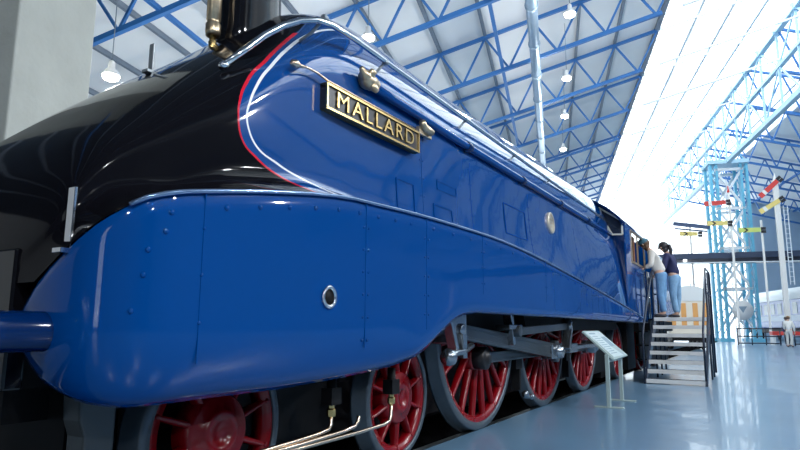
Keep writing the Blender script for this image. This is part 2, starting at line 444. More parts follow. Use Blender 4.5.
# bare fill lights added behind the train, no lamps there, to brighten the roof
for h in (17., 28., 42., 58.):
    l = bpy.data.lights.new('lamp_or_fill_light', 'POINT'); l.energy = 560; l.shadow_soft_size = .4; l.color = (1., .99, .95)
    lo = bpy.data.objects.new('lamp_or_fill_light', l); COL.objects.link(lo); lo.location = H(-.42 * h, h, 1.7)
# ================================================================== THE LOCOMOTIVE (its own axes: +Y towards the cab, X=0 track centre)
loco = thing('steam_locomotive', 'large streamlined blue steam locomotive with black wedge front and red spoked wheels', 'locomotive')

LEDGE = [(-.70, 1.600), (-.28, 1.683), (.35, 1.780), (.78, 1.805), (1.31, 1.828), (2.0, 1.842), (2.88, 1.846), (4.1, 1.800), (5.86, 1.681), (7.8, 1.537), (9.2, 1.425), (10.7, 1.300), (12.3, 1.17)]
# plan of the skirt's nose: X, Y, z top, z bottom
NOSE = [(.70, -1.030, 1.075, 0.998), (.75, -1.040, 1.110, 0.928), (.80, -1.044, 1.155, 0.868), (.86, -1.045, 1.215, 0.813), (.93, -1.044, 1.268, 0.778), (1.0, -1.040, 1.318, 0.756),
        (1.08, -1.028, 1.375, 0.743), (1.15, -1.005, 1.428, 0.738), (1.20, -.975, 1.468, 0.734), (1.25, -.930, 1.510, 0.730), (1.285, -.880, 1.545, 0.728), (1.31, -.82, 1.568, 0.728), (1.324, -.76, 1.586, 0.728)]
SKB = [(-.7, .728), (0, .730), (.5, .752), (.8, .772), (1.04, .793), (1.31, .833), (1.45, .88), (1.62, .964), (1.75, 1.03), (1.88, 1.085), (2.05, 1.135), (2.33, 1.163), (5, 1.16), (10.7, 1.148), (11.2, 1.148)]
SKX = 1.33
def skirt_path():
    p = [(x, y, a, b) for x, y, a, b in NOSE]
    ys = [-.70, -.6, -.45, -.28, -.1, .1, .3, .5, .7, .9, 1.05, 1.2, 1.32, 1.42, 1.52, 1.62, 1.7, 1.8, 1.9, 2.0, 2.1, 2.2, 2.35, 2.6, 2.9, 3.3, 3.7, 4.2, 4.7, 5.3, 5.9, 6.5, 7.1, 7.8, 8.5, 9.2, 9.9, 10.6, 11.2]
    for y in ys: p.append((SKX, y, sinterp(LEDGE, y), interp(SKB, y)))
    return p
def make_skirt(side):
    P = skirt_path(); rows = []; n = 22
    for i, (x, y, a, b) in enumerate(P):
        q0 = P[max(0, i - 1)]; q1 = P[min(len(P) - 1, i + 1)]
        t = Vector((q1[0] - q0[0], q1[1] - q0[1], 0)).normalized(); nn = Vector((t.y, -t.x, 0))
        curl = lerp(.13, .03, min(1, max(0, (y + .4) / 2.2)))
        if i < 5: curl = .13 * (i + .5) / 5
        col = []
        for k in range(n + 1):
            u = k / n; z = lerp(a, b, u)
            dz = z - b; c = .30 if y < 1.2 else .12
            o = 0
            if dz < c and c > 0:
                w = 1 - dz / c; o -= curl * (1 - math.sqrt(max(0, 1 - w * w * .98)))
            top = a - z
            if top < .05: o -= .012 * (1 - top / .05) ** 2
            p = Vector((x, y, z)) + nn * o
            col.append((p.x * side, p.y, p.z))
        # turned-in lip
        p = Vector(col[-1]); col.append((p.x - nn.x * .05 * side, p.y - nn.y * .05, p.z + .004)); col.append((p.x - nn.x * .05 * side, p.y - nn.y * .05, p.z + .06))
        rows.append(col)
    m = MB(); m.grid(rows)
    o = m.build('side_skirt', M_blue, loco)
    return o
def skirt_side(y, z, side=1): return Vector((SKX * side, y, z))

skirt = make_skirt(1); skirt_far = make_skirt(-1)
SEAMS = [(-.62, 1), (.626, 2), (1.41, 2), (2.46, 2), (4.30, 2), (6.2, 2), (8.2, 1), (9.9, 1)]
for side, sk in ((1, skirt), (-1, skirt_far)):
    for y, k in SEAMS:
        m = MB(); z0, z1 = interp(SKB, y) + .16, sinterp(LEDGE, y) - .01
        m.box(side * SKX - .002, side * SKX + .0025, y - .004, y + .004, z0, z1)
        m.build('seam_strip', M_blue, sk)
    if side < 0: continue
    r0_ = None
    def riv(y, z, r=.011, x=SKX):
        global r0_
        if r0_ is None: r0_ = MB().ball((0, 0, 0), .010, 8, (.7, 1, 1)).build('rivet', M_blue, sk); o = r0_
        else: o = r0_.copy(); COL.objects.link(o)
        o.location = (x, y, z); o.scale = (r / .010,) * 3
    for y, k in SEAMS:
        z = sinterp(LEDGE, y) - .16
        while z > interp(SKB, y) + .2:
            for d in ((-.028, .028) if k == 2 else (0,)): riv(y + d, z, .009)
            z -= .135 if k == 2 else .2
    y = -.5
    while y < 10.5:
        riv(y, sinterp(LEDGE, y) - .075, .014); y += .21 if y < 1 else .34
    for y, z in ((-.80, 1.42), (-.86, 1.34), (-.87, 1.24), (-.90, 1.10), (-.78, 1.50)):
        riv(y, z, .013, interp(sorted([(a[1], a[0]) for a in NOSE[6:]] + [(-.70, SKX)]), y) - .001)
# raised beading where boiler casing and skirt meet, chamfered inspection port
m = MB(); pts = [(x + .006, y, a + .002) for x, y, a, b in NOSE[9:]]
y = -.70
while y <= 10.7: pts.append((SKX + .004, y, sinterp(LEDGE, y) + .002)); y += .2
m.tube(pts, .011, 8); m.build('beading', new_mat('beading_sky_sheen', (.22, .32, .5), .15, .8), loco)  # pale metal colour stands in for sky reflected in blue beading
port = MB().lathe([(.043, 0), (.060, 0), (.066, .008), (.058, .015), (.046, .013), (.043, .006)], (SKX, .265, 1.203), (1, 0, 0), 24).build('port_ring', M_silver, loco)
tag(port, 'polished ring round the inspection port')
MB().lathe([(0, .003), (.045, .003), (.045, 0)], (SKX, .265, 1.203), (1, 0, 0), 24).build('port_shade_disc', M_under, port)  # black disc stands in for the dark inside the hole

# ---- boiler casing: sections across the track at stations Y
ZT = [(-1.05, 1.36), (-1.035, 1.46), (-1.0, 1.63), (-.95, 1.74), (-.83, 1.92), (-.72, 2.035), (-.60, 2.15), (-.37, 2.37), (.01, 2.69), (.41, 3.01), (.78, 3.335), (1.0, 3.53), (1.25, 3.665), (1.6, 3.725), (3, 3.73), (8, 3.84), (9.8, 3.86)]
def casing_section(Y):
    if Y < -.70:
        tb = sorted([(a[1], a[0], a[2]) for a in NOSE[3:]] + [(-.70, SKX, 1.6)])
        xl = interp(tb, Y, 1); zl = interp(tb, Y, 2)
    else: xl, zl = SKX, sinterp(LEDGE, Y)
    xl -= .006
    zt = sinterp(ZT, Y)
    nose = max(0, min(1, (1.3 - Y) / 1.6)); nose = nose * nose * (3 - 2 * nose)
    big = max(0, min(1, (Y - 3) / 5))
    zm = lerp(lerp(2.80, 2.85, big), lerp(zl, zt, .50), nose)
    xs = lerp(lerp(.93, 1.0, big), .985, nose)
    if Y < -.7: xs = min(xs, xl - .16)
    n = lerp(2.0, 2.45, nose)
    xb = interp([(-.7, min(.99, xl - .12)), (1, .955), (3, .98), (4.5, 1.04), (6, 1.10), (7.2, 1.17), (8.4, 1.235), (9.5, 1.268)], Y)
    if Y < -.7: xb = xs
    fl = interp([(-.5, .10), (-.2, .18), (.4, .21), (1.0, .15), (2, .09), (3.2, .06), (5, .045)], Y)
    fl = min(fl, (zm - zl) * .6)
    P = []
    for k in range(25):
        t = (PI / 2) * (1 - k / 24)
        P.append((xs * math.cos(t) ** (2 / n), zm + (zt - zm) * math.sin(t) ** (2 / n)))
    zf = zl + fl
    for k in range(1, 11):
        u = k / 10; z = lerp(zm, zf, u); P.append((lerp(xs, xb, u ** lerp(2.5, .5, max(0, min(1, (Y - 5) / 4.2))) if xb > xs else u), z))
    for k in range(1, 13):
        t = k / 12 * PI / 2                       # concave flare out to the ledge
        P.append((xb + (xl - xb) * (1 - math.cos(t)), zl + fl * (1 - math.sin(t))))
    return P
m = MB(); rows = []
YS = [-1.048, -1.035, -1.01, -.98, -.95, -.91, -.86, -.8, -.75, -.70, -.65] + [-.6 + .07 * k for k in range(34)] + [1.8 + .25 * k for k in range(33)]
for Y in YS:
    h = casing_section(Y)
    rows.append([(-x, Y, z) for x, z in reversed(h[1:])] + [(x, Y, z) for x, z in h])
V = m.grid(rows)
m.bm.faces.new(V[0]); m.bm.faces.new(V[-1][::-1])

# paint scheme of the casing: black front, red and white lining, blue boiler (follows the casing's own coordinates)
M_case = new_mat('casing_paint', BLUE, .06, 0, 0., bump=.0016, bscale=2.2)
nt = M_case.node_tree; bs = nt.nodes['Principled BSDF']
tc = nt.nodes.new('ShaderNodeTexCoord'); sp = nt.nodes.new('ShaderNodeSeparateXYZ'); nt.links.new(tc.outputs['Object'], sp.inputs[0])
def mth(op, a, b=None, clamp=False):
    n = nt.nodes.new('ShaderNodeMath'); n.operation = op; n.use_clamp = clamp
    for i, v in enumerate((a, b)):
        if v is None: continue
        if isinstance(v, (int, float)): n.inputs[i].default_value = v
        else: nt.links.new(v, n.inputs[i])
    return n.outputs[0]
def lining(tab):
    def ev(dz):
        zn = mth('DIVIDE', mth('SUBTRACT', mth('ADD', sp.outputs['Z'], dz), 1.7), 2.4, True)
        fc = nt.nodes.new('ShaderNodeFloatCurve'); nt.links.new(zn, fc.inputs['Value'])
        c = fc.mapping.curves[0]; T = [((z - 1.7) / 2.4, (y + .5) / 2.) for y, z in tab]
        c.points[0].location = T[0]; c.points[1].location = T[-1]
        for q in T[1:-1]: c.points.new(*q)
        fc.mapping.update()
        return mth('SUBTRACT', mth('MULTIPLY', fc.outputs[0], 2.), .5)
    y0, y1 = ev(0.), ev(.01)
    sl = mth('DIVIDE', mth('SUBTRACT', y1, y0), .01)
    return mth('DIVIDE', mth('SUBTRACT', sp.outputs['Y'], y0), mth('SQRT', mth('ADD', mth('MULTIPLY', sl, sl), 1.)))
red = lining([(1.2, 1.7), (.62, 1.84), (.293, 1.894), (.252, 1.905), (.021, 1.984), (-.087, 2.052), (-.128, 2.182), (-.116, 2.262), (-.012, 2.44), (.203, 2.666), (.397, 2.853), (.623, 3.059), (.756, 3.176), (1.0, 3.42), (1.2, 3.66), (1.3, 4.1)])
whi = lining([(1.7, 1.7), (1.2, 1.88), (.574, 1.930), (.368, 1.958), (.189, 1.996), (.033, 2.045), (-.038, 2.123), (-.061, 2.203), (-.047, 2.266), (.035, 2.419), (.211, 2.625), (.497, 2.902), (.668, 3.046), (.817, 3.157), (.931, 3.224), (1.06, 3.281), (1.3, 3.34), (1.7, 3.42), (1.7, 4.1)])
def col_mix(a, b, fac):
    mx = nt.nodes.new('ShaderNodeMix'); mx.data_type = 'RGBA'; nt.links.new(fac, mx.inputs['Factor'])
    for k, v in (('A', a), ('B', b)):
        if isinstance(v, tuple): mx.inputs[k].default_value = (*v, 1)
        else: nt.links.new(v, mx.inputs[k])
    return mx.outputs['Result']
black_f = mth('LESS_THAN', red, 0.)
c1 = col_mix(BLUE, (.004, .004, .006), black_f)
c2 = col_mix(c1, (.62, .01, .03), mth('MULTIPLY', mth('LESS_THAN', mth('ABSOLUTE', mth('SUBTRACT', red, .003)), .0068), mth('LESS_THAN', sp.outputs['Z'], 3.10)))
c3 = col_mix(c2, (.85, .88, .9), mth('LESS_THAN', mth('ABSOLUTE', whi), .007))
nt.links.new(c3, bs.inputs['Base Color'])
nt.links.new(mth('SUBTRACT', .42, mth('MULTIPLY', black_f, .34)), bs.inputs['Specular IOR Level'])
nt.links.new(mth('MULTIPLY', mth('SUBTRACT', 1., black_f), .7), bs.inputs['Coat Weight']); bs.inputs['Coat IOR'].default_value = 1.6
casing = m.build('boiler_casing', M_case, loco)
# cladding joints and panels on the boiler side
def side_x(y, z):
    P = casing_section(y)
    P = [p for p in P]
    for a, b in zip(P[12:], P[13:]):
        if a[1] >= z >= b[1]: return lerp(a[0], b[0], (a[1] - z) / max(1e-6, a[1] - b[1]))
    return P[-1][0]
for y in (2.06, 3.10, 4.85, 6.9):
    pts = []; z = sinterp(LEDGE, y) + .06
    while z < 2.75: pts.append((side_x(y, z) - .001, y, z)); z += .1
    MB().tube(pts, .005, 6).build('cladding_band', M_blue, casing)
cr = None
for y in (2.06, 3.10, 4.85, 6.9):
    z = sinterp(LEDGE, y) + .15
    while z < 2.7:
        for d in (-.03, .03):
            if cr is None: cr = o = MB().ball((0, 0, 0), .008, 6, (.7, 1, 1)).build('cladding_rivet', M_blue, casing)
            else: o = cr.copy(); COL.objects.link(o)
            o.location = (side_x(y + d, z), y + d, z)
        z += .16
def hatch(y0, y1, z0, z1):
    m = MB()
    for (a, b) in (((y0, z0), (y1, z0)), ((y1, z0), (y1, z1)), ((y0, z1), (y1, z1)), ((y0, z0), (y0, z1))):
        m.bar((side_x(a[0], a[1]), a[0], a[1]), (side_x(b[0], b[1]), b[0], b[1]), .012, .014)
    m.build('washout_cover', M_blue, casing)
hatch(1.62, 1.9, 1.98, 2.22); hatch(2.25, 2.62, 2.0, 2.12); hatch(2.35, 2.75, 2.28, 2.36); hatch(4.0, 4.7, 2.1, 2.45)

# ---- chimney and whistle
m = MB()
rows = []
for z, wx, ya, yb in ((2.95, .22, .61, 1.22), (3.3, .205, .63, 1.18), (3.55, .195, .64, 1.15), (3.80, .195, .64, 1.14), (3.97, .21, .62, 1.16)):
    cy, ry = (ya + yb) / 2, (yb - ya) / 2
    rows.append([(wx * math.copysign(abs(math.cos(t)) ** .8, math.cos(t)), cy + ry * math.copysign(abs(math.sin(t)) ** .8, math.sin(t)), z) for t in [2 * PI * k / 32 for k in range(32)]])
V = m.grid(rows, close=True); m.bm.faces.new(V[-1]); m.bm.faces.new(V[0][::-1])
m.build('chimney', M_black, loco)
wx, wy, wz = 0, .52, 3.08
wh = MB().lathe([(0, .10), (.052, .10), (.056, .13), (.056, .19), (.046, .20), (.046, .22), (.053, .225), (.053, .60), (.045, .63), (.012, .64), (.012, .70), (0, .70)], (wx, wy, wz), (0, 0, 1), 20).build('whistle', M_bronze, loco)
tag(wh, 'bronze chime whistle in front of the chimney')
MB().lathe([(.026, 0), (.03, .05), (.024, .06), (.024, .10), (0, .10)], (wx, wy, wz), (0, 0, 1), 16).build('whistle_valve', M_brass, wh)
# lamp irons: one up on the nose, one on the near skirt corner
for (x, y, z, hgt) in ((0.0, .02, 2.70, .20), (1.02, -1.02, 1.335, .255)):
    m = MB(); m.box(x - .022, x + .022, y - .006, y + .006, z, z + hgt); m.box(x - .03, x + .03, y - .045, y + .02, z - .012, z + .008)
    o = m.build('lamp_iron', M_silver if x > .5 else M_grey, loco, .002)

# ---- handrail and pipework
RX = .97
rail_pts = [(.80, -.08, 2.53), (.82, .07, 2.69), (.86, .17, 2.81), (.90, .285, 2.915), (.935, .41, 3.0), (.955, .55, 3.065), (RX, .70, 3.095), (RX, .95, 3.11)]
y = 1.4
while y < 9.75: rail_pts.append((RX, y, 3.11)); y += .6
rail_pts.append((RX, 9.7, 3.11))
hrail = MB().tube(rail_pts, .022, 12).build('handrail', M_silver, loco)
tag(hrail, 'polished steel handrail along the boiler shoulder')
MB().lathe([(0, -.05), (.014, -.045), (.018, -.02), (.026, -.01), (.026, .015), (.018, .03), (0, .03)], (.80, -.08, 2.53), (-.1, -.75, -.65), 14).build('handrail_knob', M_silver, hrail)
for y in (.62, 1.40, 2.94, 4.37, 5.80, 7.30, 8.9):
    m = MB(); m.lathe([(.022, -.02), (.026, 0), (.022, .02)], (RX, y, 3.105), (0, 1, 0), 10)
    m.tube([(RX, y, 3.105), (.89, y - .03, 3.01), (.80, y - .05, 2.96)], .012, 8)
    m.build('stanchion', M_grey, hrail)
# ejector pipe low on the shoulder, its front elbow and a second fitting
m = MB(); pts = []
y = 1.22
while y < 9.75: pts.append((lerp(.965, 1.03, max(0, min(1, (y - 3) / 5))), y, 2.84)); y += .4
ej = m.tube(pts, .038, 12).build('ejector_pipe', M_blue, loco)
for y in (3.0, 4.6, 6.2, 7.8):
    m = MB(); m.lathe([(.045, -.05), (.05, -.04), (.05, .04), (.045, .05)], (lerp(.965, 1.03, max(0, min(1, (y - 3) / 5))), y, 2.84), (0, 1, 0), 14)
    m.build('pipe_union', M_dblue, ej)
fx, fy, fz = .985, 1.12, 2.845
m = MB()
m.ball((fx, fy, fz), .068, 14, (.9, 1.0, 1.0)); m.lathe([(.05, 0), (.058, .02), (.058, .07), (.044, .08), (.044, .12)], (fx, fy, fz), (0, 1, 0), 16)
m.lathe([(.04, 0), (.05, .03), (.05, .06), (.03, .075), (.018, .12), (0, .125)], (fx, fy, fz), (.2, -.9, .45), 14)
m.lathe([(.03, 0), (.034, .05), (.028, .09), (0, .1)], (fx, fy, fz), (.8, -.1, .7), 12)
m.lathe([(.03, 0), (.034, .06), (.02, .10), (0, .105)], (fx, fy + .03, fz), (.6, .2, -.8), 12)
v = m.build('clack_valve', M_bronze, loco); tag(v, 'weathered bronze valve at the front of the ejector pipe')
m = MB(); m.ball((.99, 2.02, 2.745), .045, 12, (.8, 1.3, .9)); m.lathe([(.03, 0), (.036, .03), (.03, .1), (0, .11)], (.99, 2.02, 2.745), (.25, .95, -.25), 12); m.lathe([(.03, 0), (.03, .08), (0, .09)], (.99, 2.02, 2.745), (.2, -.9, .3), 12)
m.box(.955, .985, 1.93, 2.16, 2.68, 2.74)
v = m.build('check_valve', M_bronze, loco); tag(v, 'small bronze valve beside the end of the nameplate')
m = MB(); m.tube([(1.0, .33, 2.655), (1.0, .42, 2.665), (.998, .52, 2.672), (.995, .64, 2.662), (.995, 1.2, 2.672), (.99, 1.86, 2.685)], .008, 8)
m.lathe([(0, -.04), (.022, -.03), (.03, 0), (.022, .02), (.012, .03), (.012, .06)], (.985, .325, 2.655), (.3, .9, 0), 14)
v = m.build('oil_pipe', M_copper, loco); tag(v, 'thin copper pipe above the nameplate')

# ---- nameplate
npx = .998
ctr = Vector((npx, (.618 + 1.892) / 2, (2.553 + 2.574) / 2)); tilt = math.atan2(.021, 1.272); L, Hh = 1.275, .182
RM = Matrix.Translation(ctr) @ Matrix(((0, 0, 1, 0), (math.cos(tilt), -math.sin(tilt), 0, 0), (math.sin(tilt), math.cos(tilt), 0, 0), (0, 0, 0, 1)))
m = MB(); m.box(-L / 2, L / 2, -Hh / 2, Hh / 2, -.05, 0)
bmesh.ops.transform(m.bm, matrix=RM, verts=m.bm.verts)
npl = m.build('nameplate', new_mat('plate_black', (.006, .007, .012), .35), loco); tag(npl, 'black nameplate in a brass frame reading MALLARD')
m = MB(); b = .016
m.box(-L / 2, L / 2, Hh / 2 - b, Hh / 2, -.05, .014); m.box(-L / 2, L / 2, -Hh / 2, -Hh / 2 + b, -.05, .014)
m.box(-L / 2, -L / 2 + b, -Hh / 2 + b, Hh / 2 - b, -.05, .014); m.box(L / 2 - b, L / 2, -Hh / 2 + b, Hh / 2 - b, -.05, .014)
bmesh.ops.transform(m.bm, matrix=RM, verts=m.bm.verts); m.build('plate_frame', M_brass, npl, .003)
def text_mesh(name, body, size, depth, M, mat, parent, space=1.0, width=None):
    cu = bpy.data.curves.new(name, 'FONT'); cu.body = body; cu.size = size; cu.extrude = depth; cu.align_x = 'CENTER'; cu.align_y = 'CENTER'; cu.space_character = space
    t = bpy.data.objects.new(name, cu); COL.objects.link(t)
    dg = bpy.context.evaluated_depsgraph_get(); me = bpy.data.meshes.new_from_object(t.evaluated_get(dg))
    bpy.data.objects.remove(t)
    xs = [v.co.x for v in me.vertices]; w = max(xs) - min(xs); cx = (max(xs) + min(xs)) / 2
    s = width / w if width else 1
    for v_ in me.vertices: v_.co.x = (v_.co.x - cx) * s
    me.transform(M); me.materials.clear(); me.materials.append(mat)
    o = bpy.data.objects.new(name, me); COL.objects.link(o); o.parent = parent
    return o
text_mesh('raised_lettering', 'MALLARD', .165, .007, RM @ Matrix.Translation((0.01, 0, .006)), M_brass, npl, 1.25, 1.06)

# round plaque further back on the boiler
py, pz = 5.74, 2.475; px_ = side_x(py, pz)
pl = MB().lathe([(0, .02), (.115, .02), (.125, .026), (.148, .026), (.152, .018), (.152, -.02)], (px_, py, pz), (1, 0, .05), 36).build('record_plaque', new_mat('plaque_pale_bronze', (.62, .56, .46), .35, .5, vary=.2, vscale=20), loco)
tag(pl, 'round cream plaque on the boiler side')
m = MB(); m.lathe([(.118, .022), (.118, .0265), (.108, .0265), (.108, .022)], (px_, py, pz), (1, 0, .05), 36)
for k in range(3): m.box(px_ + .018, px_ + .0235, py - .07 + .012 * k, py + .07 - .012 * k, pz + .045 - .05 * k - .008, pz + .045 - .05 * k + .008)
m.build('plaque_ring', M_bronze, pl)

# ---- buffers, buffer beam, front frame ends
for s in (1, -1):
    b = MB().lathe([(.09, .12), (.09, .02), (.083, .0), (.078, -.01), (.078, -.50), (.086, -.51), (.086, -.53)], (.93 * s, -.975, 1.02), (0, 1, 0), 28).build('buffer', M_dblue, loco)
    MB().lathe([(.09, -.53), (.225, -.545), (.228, -.565), (.20, -.58), (0, -.60)], (.93 * s, -.975, 1.02), (0, 1, 0), 32).build('buffer_head', M_steel, b)
m = MB(); m.box(-.72, .72, -1.06, -.98, .78, 1.36); m.build('buffer_beam', M_black, loco, .01)
m = MB(); m.lathe([(.02, 0), (.05, -.02), (.05, -.10), (0, -.11)], (0, -1.06, 1.03), (0, 1, 0), 16); m.tube([(0, -1.1, 1.0), (0, -1.22, .93), (0, -1.22, .80), (0, -1.13, .74)], .03, 8); m.build('coupling_hook', M_under, loco)
for s in (1, -1):
    m = MB(); m.poly([(.70 * s, -.80, .80), (.70 * s, -.79, .64), (.70 * s, -.765, .57), (.70 * s, -.765, .12), (.70 * s, -.62, .12), (.70 * s, -.62, .80)], (.13 * s, 0, 0))
    m.build('guard_iron', new_mat('guard_grey', (.06, .07, .075), .4, .4), loco, .012)
m = MB()
for s in (1, -1):
    m.box(.50 * s - .02, .50 * s + .02, -.95, 12.2, .62, 1.3)
m.box(-.9, .9, -.2, 10.5, 1.0, 1.45); m.box(-1.2, 1.2, -.5, 2.25, 1.18, 1.42); m.box(-.66, .66, -.95, -.3, .78, 1.2)
m.box(-.5, .5, 2.5, 10.4, .20, 1.0); m.box(-.72, .72, 9.0, 10.2, .2, 1.1); m.box(-.9, .9, 11.55, 12.5, .14, 1.2); m.box(-.62, .62, 10.15, 11.6, .05, 1.1); m.box(-.6, .6, 12.4, 12.85, .1, 1.0)  # dark filler boxes added to block bright floor showing through the gaps
m.build('main_frame_and_filler', M_under, loco)
m = MB()
for s in (1, -1): m.box(.62 * s - .2, .62 * s + .2, .55, 2.15, .86, 1.35)
m.build('cylinder_block', M_under, loco, .05)
# bogie side frames with springs
m = MB()
for s in (1, -1): m.box(.50 * s - .03, .50 * s + .03, -.4, 2.35, .36, .62); m.box(.50 * s - .06, .50 * s + .06, .55, 1.35, .30, .70)
m.box(-.46, .46, -.35, 2.3, .2, .75); m.box(-.66, .66, -.75, -.5, .15, .8)  # solid dark filler added between the frames to block the view through
m.build('bogie_frame_and_filler', M_under, loco)

# ---- wheels
def make_wheel(R, nsp, Y, side, hub_r, kind, boss=None):
    """wheel in its own axes: axle along X, outer face at x=0 (side=+1)"""
    root = bpy.data.objects.new(kind, None); COL.objects.link(root); root.parent = loco
    root.location = (.82 * side, Y, R); root.scale = (side, 1, 1)
    ty = R * .075 if R > .8 else .055
    MB().lathe([(R - ty, -.004), (R - ty, 0), (R - .012, 0), (R, -.012), (R + .002, -.095), (R + .028, -.11), (R + .03, -.13), (R - ty, -.14), (R - ty, -.004)], (0, 0, 0), (1, 0, 0), 72).build('tyre', M_tyre, root)
    m = MB(); ri = R - ty
    m.lathe([(ri, -.012), (ri - .055, -.02), (ri - .055, -.115), (ri, -.12)], (0, 0, 0), (1, 0, 0), 64)
    m.lathe([(hub_r * 1.02, -.12), (hub_r, -.005), (hub_r * .9, .012), (hub_r * .62, .014), (hub_r * .6, .03), (hub_r * .32, .034), (hub_r * .3, .02), (0, .02)], (0, 0, 0), (1, 0, 0), 32)
    for k in range(nsp):
        a = 2 * PI * (k + .5) / nsp; ca, sa = math.cos(a), math.sin(a)
        rows = []
        for t in (0, .25, .6, .9, 1.):
            r = lerp(hub_r * .9, ri - .03, t); w = lerp(.062, .046, t) * (1.0 if R > .8 else .75); d = lerp(.052, .036, t)
            if t == 1.: w *= 1.5
            c = Vector((-.05, ca * r, sa * r)); tv = Vector((0, -sa, ca))
            rows.append([tuple(c + Vector((1, 0, 0)) * (d * math.cos(q)) + tv * (w / 2 * math.sin(q))) for q in [2 * PI * j / 10 for j in range(10)]])
        m.grid(rows, close=True)
        if R < .8 or k % 1 == 0:
            m.ball((-.018, ca * (ri - .028), sa * (ri - .028)), .016, 6)
    if boss:
        m.lathe([(.13, -.1), (.125, 0), (.115, .02), (0, .02)], (0, boss[0], boss[1]), (1, 0, 0), 24)
        # balance weight opposite the crank
        a0 = math.atan2(-boss[1], -boss[0]); ro, rin = ri - .04, ri * .62
        pts = [(-.075, ro * math.cos(a0 + t), ro * math.sin(a0 + t)) for t in [(-.62 + 1.24 * k / 10) for k in range(11)]]
        pts += [(-.075, rin * .98 * math.cos(a0 + t) + 0, rin * .98 * math.sin(a0 + t)) for t in (.50, .25, 0, -.25, -.50)]
        m.poly(pts, (.06, 0, 0))
    m.build('wheel_centre', M_red, root)
    return root
DR = [3.581, 5.791, 8.001]; R_ = 1.016; CR = (-.17, -.285)
for s in (1, -1):
    for i, y in enumerate(DR):
        w = make_wheel(R_, 20, y, s, .17, 'driving_wheel', CR)
    for y in (0, 1.905): make_wheel(.483, 10, y, s, .205, 'bogie_wheel')
    make_wheel(.559, 10, 10.897, s, .13, 'trailing_wheel')
for y, r in [(a, R_) for a in DR] + [(0, .483), (1.905, .483), (10.897, .559)]:
    MB().lathe([(0, -.75), (.09, -.75), (.09, .75), (0, .75)], (0, y, r), (1, 0, 0), 18).build('axle', M_under, loco)

# ---- motion (near side)
pin = [(y + CR[0], R_ + CR[1]) for y in DR]
def rod(pts, x0, x1, h0, h1, name, mat, flute=True, ends=()):
    m = MB()
    for (a, b) in zip(pts, pts[1:]):
        A, B = Vector((0, *a)), Vector((0, *b)); d = (B - A).normalized(); n = Vector((0, -d.z, d.y))
        P = [A + n * h0 / 2, B + n * h1 / 2, B - n * h1 / 2, A - n * h0 / 2]
        m.poly([(x0, p.y, p.z) for p in P], (x1 - x0, 0, 0))
        if flute:
            for sg in (1, -1):
                Q = [A + n * (sg * h0 * .5), B + n * (sg * h1 * .5), B + n * (sg * h1 * .26), A + n * (sg * h0 * .26)]
                m.poly([(x1, p.y, p.z) for p in Q], (.012, 0, 0))
    for (y, z, r) in ends: m.lathe([(0, 0), (r, 0), (r, x1 - x0 + .02), (0, x1 - x0 + .02)], (x0 - .01, y, z), (1, 0, 0), 24)
    return m.build(name, mat, loco, .004)
cpl = rod(pin, .865, .915, .11, .11, 'coupling_rod', M_msteel, True, [(y, z, .105) for y, z in pin])
for y, z in pin:
    MB().lathe([(.075, .0), (.075, .10), (.05, .105), (.05, .13), (0, .13)], (.85, y, z), (1, 0, 0), 20).build('crank_pin', M_steel, cpl)
xh = (2.42, 1.02)
MB().lathe([(.11, 0), (.115, .01), (.115, .13), (.10, .14), (.06, .15), (.055, .165), (0, .165)], (.83, *pin[0]), (1, 0, 0), 24).build('pin_boss', new_mat('boss_dark', (.02, .02, .023), .4, .4), cpl)
con = rod([xh, pin[1]], .99, 1.05, .13, .19, 'connecting_rod', M_msteel, True, [(*xh, .09), (*pin[1], .14)])
MB().lathe([(.09, 0), (.09, .12), (.06, .13), (.06, .16), (0, .16)], (.98, *pin[1]), (1, 0, 0), 24).build('big_end_cap', M_steel, con)
m = MB(); y, z = pin[1]; m.box(1.0, 1.08, y - .30, y + .24, z - .09, z + .10); m.build('big_end_strap', M_steel, con, .012)
# crosshead, slide bars, piston rod
m = MB(); m.box(.93, 1.13, xh[0] - .17, xh[0] + .13, xh[1] - .12, xh[1] + .16); m.lathe([(.055, 0), (.055, .03), (0, .03)], (1.13, *xh), (1, 0, 0), 18)
m.tube([(1.03, xh[0] - .15, xh[1]), (1.03, 1.7, xh[1] - .03)], .045, 12); m.build('crosshead', M_steel, loco, .015)
for dz in (.20, .26):
    MB().box(.93, 1.13, 1.75, 3.55, xh[1] + dz, xh[1] + dz + .045).build('slide_bar', M_msteel, loco, .006)
m = MB(); m.tube([(1.16, 2.12, .80), (1.16, 2.25, .83), (1.16, 2.36, .83), (1.15, 2.6, .88)], .03, 10); m.box(1.10, 1.18, 2.36, 2.44, .78, .98); m.lathe([(0, -.06), (.06, -.05), (.075, 0), (.06, .03), (.03, .05), (.03, .12)], (1.16, 2.12, .80), (0, 1, .2), 14)
m.build('union_link', M_steel, loco)
m = MB(); m.bar((1.12, 2.30, .84), (1.12, 2.12, 1.25), .05, .09, (1, 0, 0)); m.bar((1.12, 2.12, 1.25), (1.12, 1.95, 1.28), .05, .07, (1, 0, 0)); m.build('combination_lever', M_steel, loco, .008)
